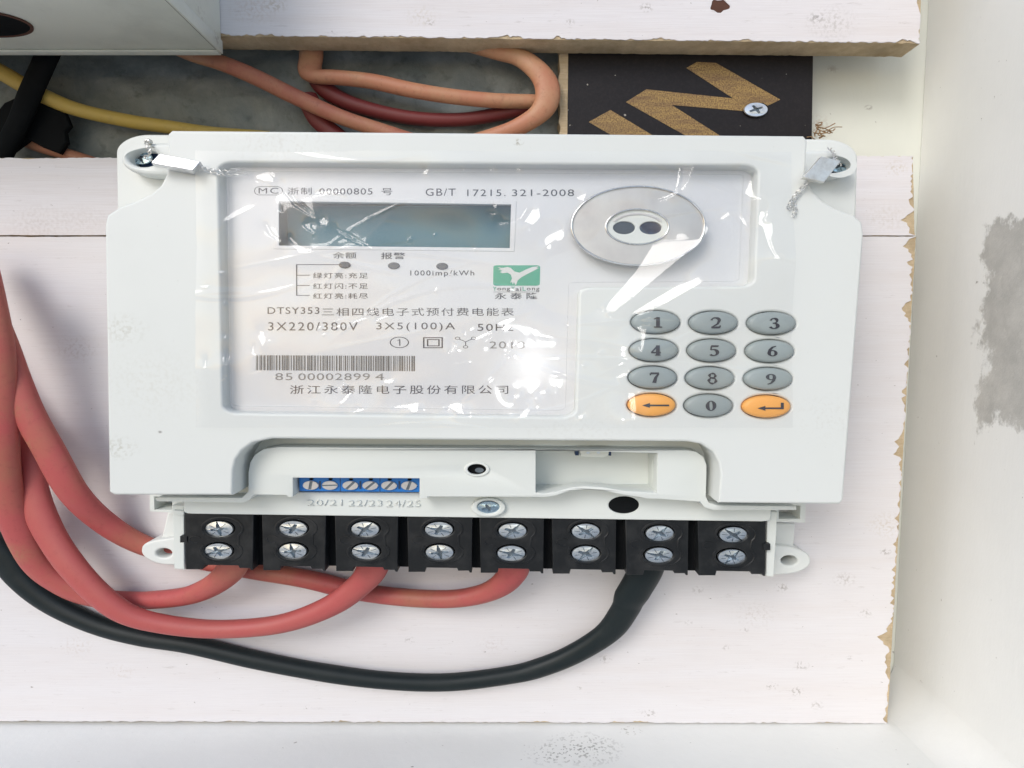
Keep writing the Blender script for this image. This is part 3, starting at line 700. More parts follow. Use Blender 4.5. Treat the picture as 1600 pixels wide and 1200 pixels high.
# keypad
def brush(pts, h, w0=2.2, w1=4.6, ang=0.0):
    """broad-nib stroke: thick when it runs down, thin when it runs across"""
    ws = []
    n = len(pts)
    for i in range(n):
        a = pts[max(i - 1, 0)]; b = pts[min(i + 1, n - 1)]
        dx, dy = (b[0] - a[0]) / SX, b[1] - a[1]; L = math.hypot(dx, dy) or 1
        ws.append(w0 + (w1 - w0) * abs(dy / L) ** 1.5)
    return stroke(pts, ws, h)
def arc(cx, cy, rx, ry, a0, a1, n=12):
    return [(cx + rx * math.cos(R(a0 + (a1 - a0) * i / n)), cy + ry * math.sin(R(a0 + (a1 - a0) * i / n))) for i in range(n + 1)]
def digit(ch, cx, cy, h):
    # drawn in a box of about 15 x 17 px
    X = lambda pts: [(cx + x, cy + y) for x, y in pts]
    t, k = 1.7, 3.4
    D = {
        '1': [(X([(0.5, -8), (0.5, 7.5)]), [k, k]), (X([(-6, 7.4), (7, 7.4)]), t), (X([(0.5, -7.5), (-3, -6), (-6, -5)]), [2.5, 1.6, 1.2])],
        '2': [(X([(-6.5, -4)] + arc(-0.5, -4, 6, 4, 190, 370, 10) + [(3, 1.5), (-6.5, 7)]), [2.4] + [1.8, 1.5, 1.4, 1.6, 2.0, 2.6, 3.2, 3.4, 3.2, 3, 2.8] + [2.0, 1.4]), (X([(-7, 7), (6.5, 7)]), 2.8), (X([(6.3, 7), (7, 3.8)]), [1.6, 1])],
        '3': [(X([(-6, -4.8)] + arc(-0.5, -4.3, 5, 3.7, 200, 420, 10) + [(-2.5, -0.4)]), [2.2] + [1.5] * 4 + [2.6, 3, 3, 2.4, 1.8, 1.4] * 1 + [1.3, 1.2]), (X([(-2.5, -0.4)] + arc(-0.5, 3.7, 6, 4.1, 290, 520, 12)), [1.3, 1.6, 2.2, 3, 3.4, 3.4, 3, 2.4, 1.8, 1.5, 1.5, 1.8, 2.4, 2.6])],
        '4': [(X([(3, -8), (3, 7.5)]), k), (X([(3, -7.6), (-7, 3.2)]), [1.6, 1.6]), (X([(-7.5, 3.4), (7.5, 3.4)]), 2.2), (X([(-1.5, 7.4), (7, 7.4)]), 1.5)],
        '5': [(X([(-4.5, -7.2), (6, -7.2), (7, -8.2)]), [2.8, 2.6, 1]), (X([(-4.2, -7), (-5, -1)]), 1.4), (X([(-5, -1)] + arc(-1, 2.8, 6.3, 4.7, 250, 500, 12)), [1.2, 1.4, 1.8, 2.6, 3.2, 3.4, 3.2, 2.8, 2.2, 1.6, 1.5, 1.8, 2.4, 2.6])],
        '6': [(X(arc(0, 3, 5.4, 4.2, 0, 360, 20)), [3, 2.8, 2.4, 1.8, 1.5, 1.4, 1.5, 1.8, 2.4, 3, 3.2, 3, 2.4, 1.8, 1.5, 1.4, 1.5, 2, 2.4, 2.8, 3]), (X([(5.5, -8), (0, -6.5), (-4, -2.5), (-5.6, 3)]), [1.2, 2, 2.8, 3.2])],
        '7': [(X([(-6.5, -7), (6.5, -7)]), 2.8), (X([(-6.8, -7), (-7, -3.8)]), [1.6, 1]), (X([(6, -6.5), (1.5, -0.5), (-1, 7.8)]), [1.6, 2.6, 3.6])],
        '8': [(X(arc(0, -4.3, 4.6, 3.5, 0, 360, 20)), [2.8, 2.4, 2, 1.5, 1.3] * 4 + [2.8]), (X(arc(0, 3.6, 5.6, 4.2, 0, 360, 20)), [3, 2.6, 2, 1.5, 1.4] * 4 + [3])],
        '9': [(X(arc(0, -3.2, 5.4, 4.2, 0, 360, 20)), [3, 2.8, 2.2, 1.6, 1.4, 1.4, 1.5, 1.8, 2.4, 3, 3.2, 3, 2.4, 1.8, 1.5, 1.4, 1.5, 2, 2.4, 2.8, 3]), (X([(5.6, -3), (4, 2.5), (0, 6.5), (-5.5, 8)]), [3.2, 2.8, 2, 1.2])],
        '0': [(X(arc(0, 0, 5.4, 7.4, 0, 360, 24)), [3.4, 3.2, 2.6, 2, 1.5, 1.3, 1.3, 1.5, 2, 2.6, 3.2, 3.4] * 2 + [3.4])],
        'B': [(X([(-6, 0.2), (24, 0.2)]), 2.6), (X([(-18, 0.2), (-6, 0.2)]), [0.2, 7.5])],
        'E': [(X([(-6, 2.2), (22.6, 2.2)]), 2.6), (X([(-18, 2.2), (-6, 2.2)]), [0.2, 7.5]), (X([(20.4, 3.4), (20.4, -6.5)]), 2.7)],
    }[ch]
    ms = []
    for i, (p, w) in enumerate(D):
        if isinstance(w, list):
            w = [w[min(j, len(w) - 1)] for j in range(len(p))]
        ms.append(stroke(p, w, h + 0.02 * i))
    return up_facing(join(ms))
for i, (x, y, ch) in enumerate(keys):
    lab = {'B': 'orange button with a left arrow', 'E': 'orange button with a return arrow'}.get(ch)
    orange = ch in 'BE'
    # domed key
    N = 48; prof = [(0.0, 187.5), (0.5, 187.1), (0.8, 186.2), (0.93, 185.0), (0.99, 183.2), (1.0, 181), (1.0, 172)]
    cx, cz = W(x, y, 182); vs = [(cx, -prof[0][1], cz)]
    for rr, hh in prof[1:]:
        for k in range(N):
            a = 2 * math.pi * k / N; vs.append((cx + 37.3 * 0.805 * rr * math.cos(a), -hh, cz + 17.4 * 0.805 * rr * math.sin(a)))
    fs = [(0, 1 + k, 1 + (k + 1) % N) for k in range(N)]
    for j in range(len(prof) - 2):
        A = 1 + j * N; B = A + N; fs += [(A + k, B + k, B + (k + 1) % N, A + (k + 1) % N) for k in range(N)]
    b = link_mesh('button', pydata(vs, fs), M['orange'] if orange else M['key'], mt, label=lab or 'grey oval button printed %s' % ch, smooth=50)
    link_mesh('key_print', digit(ch, x + 3.2 + (i % 3) * 0.6, y + 0.3, 188.1), M['keyink'], b, smooth=0)

# nameplate, display and window
HP = 160
lcdhole = [(435, 314), (799, 319), (797, 388), (435, 384)]
np_ = slab('nameplate', [rpoly([(337, 250), (1190, 255), (1184, 456), (914, 459), (909, 657), (344, 650)]), lcdhole], HP, 150, M['plate'], mt, bevel=0.4, res=1)
slab('display_bezel', [rpoly([(427, 308.5, 1), (807, 314, 1), (804, 393, 1), (427, 389, 1)]), [(435.5, 314.5), (798.5, 319.5), (796.5, 387.5), (435.5, 383.5)]], HP + 0.8, HP - 1, M['plate'], mt, bevel=0.6)
lc = slab('display', [(432, 300), (812, 300), (812, 400), (432, 400)], 130, 126, M['lcd'], mt)
xa, za = W(435, 314, HP); xb, zb = W(798.5, 387.5, HP)
box('display_wall', xa - 6, xa - 0.4, zb - 8, za + 6, 126, 159, M['lcdwall'], lc)
box('display_wall', xa - 0.4, xb + 6, za + 0.3, za + 6, 126, 159, M['lcdwall'], lc)
IH = HP + 0.35
T = lambda s, a, b, c, d, **k: text(s, a, b, c, d, IH, k.pop('mat', M['ink']), np_, **k)
T('MC', 404, 435, 293.5, 302.5, space=1.2)
link_mesh('mark_outline', up_facing(stroke([(399, 294), (404, 291.6), (434, 291.6), (440, 294), (441.5, 298), (440, 302), (434, 304.6), (404, 304.6), (399, 302.5), (397.5, 298), (399, 294)], 0.7, IH)), M['ink'], np_, smooth=0)
T('浙制', 449, 487, 293, 304, space=1.15)
T('00000805', 499, 582, 294.2, 304, space=1.12)
T('号', 596, 613, 294, 305)
T('GB/T', 665, 712, 294.5, 306, space=1.15)
T('17215.', 730, 790, 296, 306.5, space=1.2)
T('321-2008', 800, 897, 296, 306.5, space=1.15)
T('余额', 520, 557, 394, 404, space=1.1, bold=0.006)
T('报警', 595, 633, 394.5, 405, space=1.1, bold=0.006)
T('1000imp/kWh', 641, 741, 422.5, 433, space=1.22, bold=0.006)
T('绿灯亮:充足', 489, 575, 426, 435, space=1.2, bold=0.004)
T('红灯闪:不足', 489, 575, 442.5, 451.5, space=1.2, bold=0.004)
T('红灯亮:耗尽', 489, 575, 458, 467, space=1.2, bold=0.004)
T('DTSY353', 418, 499, 480, 490.5, space=1.15, bold=0.004)
T('三相四线电子式预付费电能表', 503, 803, 481, 493.5, space=1.18)
T('3X220/380V', 419, 559, 503.5, 516.5, space=1.22)
T('3X5(100)A', 588, 711, 504, 518, space=1.22)
T('50Hz', 746, 802, 506, 517, space=1.15)
T('2018', 765, 820, 533.5, 544.5, space=1.15, mat=M['inkgrey'])
T('85', 430, 457, 583, 594, space=1.1, mat=M['inkgrey'])
T('00002899', 466, 578, 583.3, 594, space=1.08, mat=M['inkgrey'])
T('4', 586, 600, 583.5, 594, mat=M['inkgrey'])
T('浙江永泰隆电子股份有限公司', 453, 794, 602, 615.5, space=1.3)
T('永泰隆', 773, 840, 457.5, 467.5, space=1.6, bold=0.012)
ms = [stroke([(463.5, 413), (463.5, 462)], 1.1, IH)]
ms += [stroke([(463, y), (x, y)], 1.0, IH + 0.02) for y, x in ((413.5, 530), (430, 484), (446, 484), (461.5, 484))]
link_mesh('legend_bracket', up_facing(join(ms)), M['ink'], np_, smooth=0)
link_mesh('class_symbol', up_facing(join([stroke(ell(624, 535, 14.2, 8.3, 40) + [(638.2, 535)], 0.9, IH), stroke([(624.6, 530.2), (624.6, 540.2)], 0.9, IH), stroke([(624.4, 530.6), (621.2, 532.2)], 0.8, IH + 0.02)])), M['ink'], np_, smooth=0)
rc = lambda a, b, c, d: [(a, b), (c, b), (c, d), (a, d)]
link_mesh('insulation_symbol', up_facing(join([slab_mesh([rc(661, 527, 692, 544), rc(663.2, 528.3, 689.8, 542.7)], IH, IH, flat=True), slab_mesh([rc(667, 530, 687, 541), rc(669.2, 531.2, 684.8, 539.8)], IH, IH, flat=True)])), M['ink'], np_, smooth=0)
ms = [stroke([(727.5, 534), (718, 530)], 0.8, IH), stroke([(727.5, 534), (737, 530)], 0.8, IH), stroke([(727.5, 534), (727.5, 540)], 0.8, IH)]
ms += [stroke(ell(a, b, 3.6, 2, 14) + [(a + 3.6, b)], 0.7, IH) for a, b in ((715, 528.6), (740, 528.6), (727.5, 542))]
link_mesh('star_connection_symbol', up_facing(join(ms)), M['ink'], np_, smooth=0)
# barcode
rb = random.Random(3); ms = []; x = 400.0
while x < 647:
    w = rb.choice([0.8, 0.8, 1.6, 2.4]); g = rb.choice([0.8, 0.8, 1.5, 2.1])
    if x + w > 649: break
    ms.append(flat_poly([(x, 555 + (x - 400) * 0.005), (x + w, 555 + (x - 400) * 0.005), (x + w, 578.5 + (x - 400) * 0.006), (x, 578.5 + (x - 400) * 0.006)], IH)); x += w + g
link_mesh('barcode', up_facing(join(ms)), M['inkbar'], np_, smooth=0)
# logo
lg = slab('logo', rpoly([(771, 414.5, 3), (844, 414.5, 3), (843.5, 446.3, 3), (770.5, 446.3, 3)]), IH, HP, M['green'], np_)
zb6 = lambda pts: [(600 + x * 0.2, 240 + y * 0.2) for x, y in pts]
link_mesh('logo_bird', up_facing(flat_poly(zb6([(887, 888), (925, 893), (965, 885), (990, 893), (1020, 922), (1060, 930), (1110, 905), (1160, 885), (1210, 880), (1190, 893), (1212, 893), (1130, 935), (1075, 965), (1045, 990), (1030, 1030), (1015, 1005), (1005, 1025), (1000, 1000), (985, 1012), (1000, 975), (990, 945), (965, 930), (925, 935), (905, 925), (925, 915), (890, 905), (915, 903)]), IH + 0.3)), M['whiteink'], lg, smooth=0)
for s_, a, b, c, d, mm in (('Y', 770, 776, 448, 454.3, 'green'), ('ong', 777, 797, 449.8, 455.4, 'ink'), ('T', 798.5, 804.5, 448, 454.3, 'green'), ('ai', 805.5, 814.5, 448.8, 454.5, 'ink'), ('L', 816.5, 821.5, 448, 454.3, 'green'), ('ong', 823, 843, 449.8, 455.6, 'ink')):
    T(s_, a, b, c, d, mat=M[mm], space=1.15, bold=0.01)
link_mesh('logo_rule', up_facing(stroke([(770.5, 456.2), (842.5, 456.2)], 0.5, IH)), M['ink'], np_, smooth=0)
for x, y in ((538, 413.8), (615, 415), (690.5, 415.8)):
    q = slab('indicator_light', ell(x, y, 9.3, 5.4, 32), HP + 2.2, HP - 4, M['led'], np_, bevel=1.6, res=3)
# clear window: flange and raised field
fieldloop = rpoly([(356, 266.5, 5), (1163, 271.5, 5), (1156, 439, 5), (889, 441, 5), (884, 642, 7), (360, 635, 7)], 6)
slab('clear_window', fieldloop, 175, 167, M['pane'], mt, bevel=1.6, res=3)
slab('window_flange', [opening, fieldloop], 169, 167, M['pane'], mt, bevel=0.5, res=1, href=172)

# optical reader ring
rg = slab('reader_ring', [ell(997.5, 352.5, 104, 61.5, 96), ell(996, 354, 49, 27.5, 72)], 178, 172, M['disc'], mt, bevel=0.8)
slab('reader_rim', [ell(997.5, 352.5, 106, 63, 96), ell(997.5, 352.5, 102.4, 60.6, 96)], 180.5, 172, M['rim'], rg, bevel=1.2, res=3)
slab('reader_rim', [ell(996, 354, 50.5, 28.6, 72), ell(996, 354, 47.5, 26.6, 72)], 180, 172, M['rim'], rg, bevel=1.0, res=3)
pd = slab('reader_pad', [ell(996, 354, 47.6, 26.8, 72), ell(975.3, 355.8, 17.2, 10, 40), ell(1016.8, 356, 17.2, 10, 40)], 177, 170, M['cover2'], rg, bevel=1.0)
slab('reader_lens', ell(975.3, 355.8, 17.4, 10.2, 40), 174.5, 171, M['darklens'], pd, bevel=0.6)
slab('reader_lens', ell(1016.8, 356, 17.4, 10.2, 40), 175, 171, M['bluelens'], pd, bevel=1.0)
ap = arc(996, 356, 41, 21.5, 208, 332, 20)
link_mesh('reader_groove', tube_mesh([(a, b, 176.8) for a, b in ap], 1.5, 8, 3), M['frame'], pd)

# lower housing, inner plate and its openings
HI, HL = 150, 122
rec = [(837, 703), (1028, 708), (1026, 773), (975, 776), (837, 771)]
blk = [(458, 746.5), (655, 747.5), (655, 778), (458, 776)]
hole1 = ell(745, 733.5, 15, 8.6, 36)
inner = [(388, 768), (388, 738), (391, 722), (398, 711), (411, 702), (434, 698.5), (1074, 703.5), (1088, 706), (1099, 714), (1104, 726), (1104, 742), (1103, 776), (1108, 786), (1122, 789.5), (1244, 791), (1245, 797), (1115, 797), (1101, 793), (1094, 784),
         (1030, 779.5), (1010, 779), (1000, 776.5), (985, 775), (968, 772), (945, 766.5), (915, 764.5), (890, 767), (870, 774), (852, 777), (836, 776.5), (668, 776), (668, 779), (655.5, 779), (655.5, 747.5), (457.5, 746.5), (457.5, 776.5), (450, 776.5), (447, 773.5), (397, 773), (390, 781), (380, 785.5), (246, 783.5), (242, 780), (246, 777), (378, 778)]
rec = [(837, 703), (1027.5, 708), (1026, 770), (975, 767), (945, 761.5), (915, 759.5), (890, 762), (870, 768), (852, 771), (837, 770)]
pm = slab_mesh([inner, rec, hole1], HI, 126, 0)
bm = bmesh.new(); bm.from_mesh(pm)
ed = [e for e in bm.edges if len(e.link_faces) == 2 and sorted(f.normal.y < -0.9 for f in e.link_faces) == [False, True]]
bmesh.ops.bevel(bm, geom=ed, offset=1.3, segments=2, profile=0.5, affect='EDGES', clamp_overlap=True)
bm.to_mesh(pm); bm.free()
ip = link_mesh('terminal_frame_plate', pm, M['cover2'], mt)
slab('hole_rim', [ell(745, 733.5, 20, 11.4, 40), ell(745, 733.5, 14.5, 8.3, 40)], HI + 2.2, HI - 1, M['cover2'], ip, bevel=1.0)
hs = slab('deep_hole', ell(745, 733.5, 17, 9.8, 40), HI - 5, HI - 9, M['dark'], ip)  # black disc just under the rim paints the hole's inner shade
put('calibration_screw', screw_mesh(3.4, 0.9, 'slot'), M['recess'], hs, 749, 734.5, HI - 4.5)  # dark metal paints this screw as shaded inside its hole
# ledge with the embossed numbers (groove floor behind the arch too)
ledge = rpoly([(286, 770), (350, 770), (350, 682), (1140, 686), (1140, 783), (1206, 786), (1204, 814, 5), (1190, 815), (300, 803), (287, 802, 5)])
bosshole = ell(975, 789.3, 24, 13.6, 40)
# opening of the battery recess continued through the ledge: same outline in the place
def reproj(loop, ha, hb):
    out = []
    for x, y in loop:
        X, Z = W(x, y, ha)
        # pixel of X,Z at height hb
        dy = F - hb; den = dy * _cp - Z * _sp
        out.append((800 + F * X / den, 600 - F * (Z * _cp + dy * _sp) / den))
    return out
lp = slab('terminal_ledge', [ledge, reproj(rc(837, 703, 1027, 771.5), HI, HL), bosshole, [(462, 748), (654, 749), (654, 770), (462, 769)]], HL, 84, M['cover2'], mt, bevel=1.4, res=2)
slab('recess_floor', [(825, 690), (1035, 690), (1035, 776), (825, 776)], 98, 94, M['cover2'], mt)
slab('deep_hole', ell(975, 789.5, 26, 15, 36), HL - 2.5, HL - 8, M['dark'], lp)  # black disc near the surface, shade of the hole put into colour
link_mesh('embossed_number', emboss(text_mesh('20/21', 481, 535, 780.5, 789.5, HL - 0.2, 1.1, -0.008), 1.8), M['cover2'], lp, smooth=0)
link_mesh('embossed_number', emboss(text_mesh('22/23', 545, 597, 781, 790.5, HL - 0.2, 1.1, -0.008), 1.8), M['cover2'], lp, smooth=0)
link_mesh('embossed_number', emboss(text_mesh('24/25', 604, 657, 781.5, 791.5, HL - 0.2, 1.1, -0.008), 1.8), M['cover2'], lp, smooth=0)
# pin header in the recess
ph = slab('pin_header', rpoly([(905, 698), (952, 700), (951, 711, 1.5), (944, 715, 1), (908, 714, 1)]), 128, 98, M['connector'], mt, bevel=1, res=2)
for x in (919, 935): slab('pin', ell(x, 707.5, 3, 1.7, 12), 128.6, 126, M['zinc'], ph, bevel=0.4)
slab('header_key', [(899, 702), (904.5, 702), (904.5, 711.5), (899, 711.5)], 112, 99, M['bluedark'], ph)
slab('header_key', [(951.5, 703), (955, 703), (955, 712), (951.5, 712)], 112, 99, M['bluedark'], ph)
# ledge boss with its screw
bs = slab('ledge_boss', [ell(763, 793.5, 27, 15, 48), ell(763, 792.5, 17.5, 10, 40)], HL + 7, HL - 2, M['cover2'], mt, bevel=2.2, res=3)
slab('boss_well', ell(763, 792.5, 19, 11, 30), HL + 1, HL - 1, M['frame'], bs)
put('boss_screw', screw_mesh(9.0, 0.35, 'cross'), M['bluezinc'], bs, 763, 792.8, HL + 3)

# blue six-way connector
bc = slab('blue_connector', rpoly([(467, 741), (656, 742), (655.5, 769, 1), (467.5, 767.5, 1)]), 134, 90, M['blue'], mt, bevel=0.8)
slot_meshes = [screw_mesh(6.3, a, 'slot') for a in (1.45, 0.05, 1.0, 0.95, 1.05, 1.35)]
for i, (x, a) in enumerate(((485.5, 0), (515.5, 1), (547.5, 2), (578.5, 3), (608, 4), (639, 5))):
    y = 758.2 + (x - 485) * 0.004
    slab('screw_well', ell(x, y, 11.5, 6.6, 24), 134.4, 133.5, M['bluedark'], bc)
    put('slotted_screw', slot_meshes[a], M['steel'], bc, x, y, 135.2)
    slab('test_hole', ell(x + 1, 748.5 + (x - 485) * 0.004, 3.4, 1.9, 14), 134.5, 133.5, M['dark'], bc)  # dark disc on the face paints the shade of a small hole
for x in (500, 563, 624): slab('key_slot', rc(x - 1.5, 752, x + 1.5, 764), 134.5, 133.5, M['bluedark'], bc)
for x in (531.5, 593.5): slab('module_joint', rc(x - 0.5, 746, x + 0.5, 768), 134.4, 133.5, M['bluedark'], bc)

# black terminal block
tb = slab('terminal_block', [(287, 796), (1199, 806), (1197, 893), (288, 881)], 100, 30, M['dark'], mt)
cx_ = [(343.3, 826, 342, 860.5), (458.7, 825.5, 458, 860.5), (571, 826.4, 571.8, 861.5), (686, 827, 687, 862.5), (800.8, 829, 798.8, 864), (915, 829.8, 915, 864.5), (1030.4, 832.8, 1029, 867), (1145, 835, 1142.8, 869.8)]
bl = [(288, 396), (409, 509), (523, 622), (636, 738), (749, 850), (862, 963), (977, 1076), (1090, 1197)]
variants = [screw_mesh(11.6, a, 'pozi') for a in (0.15, 0.7, 1.2, 2.0, 2.6)]
for i, ((a, b), (xa, ya, xb, yb)) in enumerate(zip(bl, cx_)):
    yt = 802.5 + (a - 288) * 0.0125; ybm = 890 + (a - 288) * 0.0118
    L = b - a
    lp_ = [(a, yt), (b, yt + 1), (b - 1, ybm + 1), (b - 4, ybm + 1), (b - 6, ybm - 2), (b - 22, ybm - 2), (b - 24, ybm - 6), (a + 30, ybm - 7), (a + 28, ybm), (a + 2, ybm)]
    t_ = slab('terminal', [lp_, ell(xa, ya, 24, 13.4, 40), ell(xb, yb, 24, 13.4, 40)], 118, 40, M['black'], tb, bevel=1.3, res=2)
    # raised figure-of-eight rib round the two wells
    o1 = [(xa + 4 + p, ya + q) for p, q in arc(0, 0, 32, 18, 150, 395, 22)]
    o2 = [(xb + 4 + p, yb + q) for p, q in arc(0, 0, 32, 18, -35, 210, 22)]
    rib = tube_mesh([(p, q, 118) for p, q in o1 + o2], 1.1, 6, 2)
    link_mesh('raised_rib', rib, M['black'], t_)
    link_mesh('moulded_mark', tube_mesh([(p, q, 118) for p, q in arc(a + 17, ya + 17, 9, 5.5, 60, 330, 12)], 0.7, 6, 2), M['black'], t_)
    for j, (xs, ys) in enumerate(((xa, ya), (xb, yb))):
        put('terminal_screw', variants[(i * 2 + j * 3 + i // 3) % 5], M['zinc'], t_, xs, ys, 113)
# white side brackets, tabs, sockets and lugs
slab('side_bracket', [(269, 790), (287, 790), (288, 890), (272, 889)], 112, 30, M['cover2'], mt, bevel=1.2)
slab('side_bracket', [(1199, 800), (1215, 800), (1209, 901), (1197, 901)], 112, 30, M['cover2'], mt, bevel=1.2)
slab('black_tab', rc(281, 838, 292, 848), 120, 60, M['black'], mt, bevel=0.8)
slab('black_tab', rc(1193, 850, 1204, 860), 120, 60, M['black'], mt, bevel=0.8)
slab('socket_frame', [[(234, 772), (286, 772), (286, 802), (234, 799)], [(241, 776), (269, 776), (269, 796.5), (241, 796.5)]], 96, 50, M['cover2'], mt, bevel=0.4)
slab('socket_frame', [[(1207, 784), (1259, 786), (1258, 817), (1207, 815)], [(1217, 789), (1251, 790), (1250, 811), (1217, 811)]], 96, 50, M['cover2'], mt, bevel=0.4)
slab('socket_back', rc(238, 774, 274, 799), 60, 55, M['frame'], mt)
slab('socket_back', rc(1214, 784, 1255, 814), 60, 55, M['frame'], mt)
slab('clip_post', rpoly([(352, 0)] and [(271, 797), (287, 799), (287, 806, 2), (271, 804, 2)]), 118, 60, M['cover2'], mt, bevel=1)
def lug(loop, hole, gus):
    l_ = slab('mounting_lug', [loop, hole], 46, 2, M['cover'], mt, bevel=3, res=3)
    cxh = sum(p[0] for p in hole) / len(hole); cyh = sum(p[1] for p in hole) / len(hole)
    put('lug_screw', screw_mesh(6.5, 0.6, 'cross'), M['steel'], l_, cxh + (3 if cxh < 800 else 3), cyh + 1, 18)
    slab('lug_web', gus, 34, 2, M['cover'], l_, bevel=3)
lug(rpoly([(300, 884), (246, 883, 8), (219, 868, 8), (222, 850, 6), (243, 844, 4), (300, 836)]), ell(255.5, 864.5, 12.5, 7.2, 30), [(262, 800), (300, 800), (300, 850), (250, 848)])
lug(rpoly([(1190, 850), (1240, 855, 6), (1266, 866, 7), (1267, 885, 7), (1246, 896, 7), (1190, 900)]), ell(1233.5, 876, 13, 7.6, 30), [(1190, 818), (1243, 818), (1240, 860), (1190, 860)])

# ------------------------------------------------------------------ seals
def twist(pts, r, rw, turns, n=60):
    r *= 0.7; rw *= 0.85
    """two strands twisted round a path given in px"""
    path = smooth_path(pts, n); P = [Vector((W(x, y, h)[0] / SX, -h, W(x, y, h)[1])) for x, y, h in path]; ms = []
    for ph in (0, math.pi):
        q = []
        for i, p in enumerate(P):
            t = (P[min(i + 1, len(P) - 1)] - P[max(i - 1, 0)]).normalized()
            u = t.cross(Vector((0, 1, 0))).normalized(); v = t.cross(u)
            a = ph + turns * 2 * math.pi * i / len(P)
            q.append(p + (u * math.cos(a) + v * math.sin(a)) * rw)
        ms.append(tube_mesh(q, r, 6, raw=True))
    return join(ms)
s1 = thing('seal_tag', (W(274, 255, 190)[0], -190, W(274, 255, 190)[1]), 'bright silver seal tag tilted across the upper left corner of the meter', 'seal', 'metal seal tags wired to the meter')
tg = slab('tag', [(248.5, 241), (309.5, 252), (299, 268), (238.5, 257.5)], 196, 186, M['steel'], s1, bevel=0.8)
tg.rotation_euler = (R(-14), 0, R(9))
link_mesh('wire', twist([(228, 219, 136), (231, 228, 150), (233, 238, 150), (228, 246, 140), (238, 250, 160), (250, 252, 185)], 0.8, 1.6, 3.5, 14), M['wire'], s1)
link_mesh('wire', twist([(300, 257, 186), (318, 263, 185), (335, 266, 184), (352, 268, 184), (375, 264, 183.5)], 0.75, 2.2, 3.5, 16), M['wire'], s1)
link_mesh('wire', twist([(302, 261, 186), (325, 268, 184), (345, 273, 184), (365, 274, 184), (388, 272, 183)], 0.6, 1.6, 4, 16), M['wire'], s1)
slab('wire_bead', ell(229.5, 219.5, 5, 3.6, 20), 140, 132, M['lead'], s1, bevel=2)
s2 = thing('seal_tag', (W(1285, 265, 190)[0], -190, W(1285, 265, 190)[1]), 'dull grey seal tag hanging over the screw at the upper right corner of the meter', 'seal', 'metal seal tags wired to the meter')
slab('tag', [(1284, 244.5), (1314, 251), (1288, 285), (1255.5, 277)], 198, 189, M['lead'], s2, bevel=0.8)
link_mesh('wire', twist([(1296, 231, 138), (1304, 240, 170), (1306, 250, 192), (1312, 258, 160)], 0.7, 1.5, 3, 14), M['wire'], s2)
link_mesh('wire', twist([(1268, 280, 190), (1255, 293, 184), (1243, 306, 183), (1236, 318, 183), (1232, 327, 183)], 0.7, 2.0, 4, 14), M['wire'], s2)
link_mesh('wire', twist([(1262, 284, 190), (1250, 300, 184), (1240, 315, 183), (1243, 328, 183), (1239, 339, 183)], 0.6, 1.6, 3.5, 14), M['wire'], s2)

# fibres by the black panel
ms = []
rf = random.Random(11)
for i in range(14):
    x, y = 1272 + rf.random() * 14, 196 + rf.random() * 22
    p = [(x, y, -44)]
    for k in range(3):
        x += rf.uniform(-9, 14); y += rf.uniform(-5, 5); p.append((x, y, -44 + rf.random() * 6))
    ms.append(tube_mesh(p, 0.7, 5, 4))
link_mesh('loose_fibres', join(ms), M['fibre'], label='tuft of loose brown fibres at the lower right corner of the black panel', cat='debris')

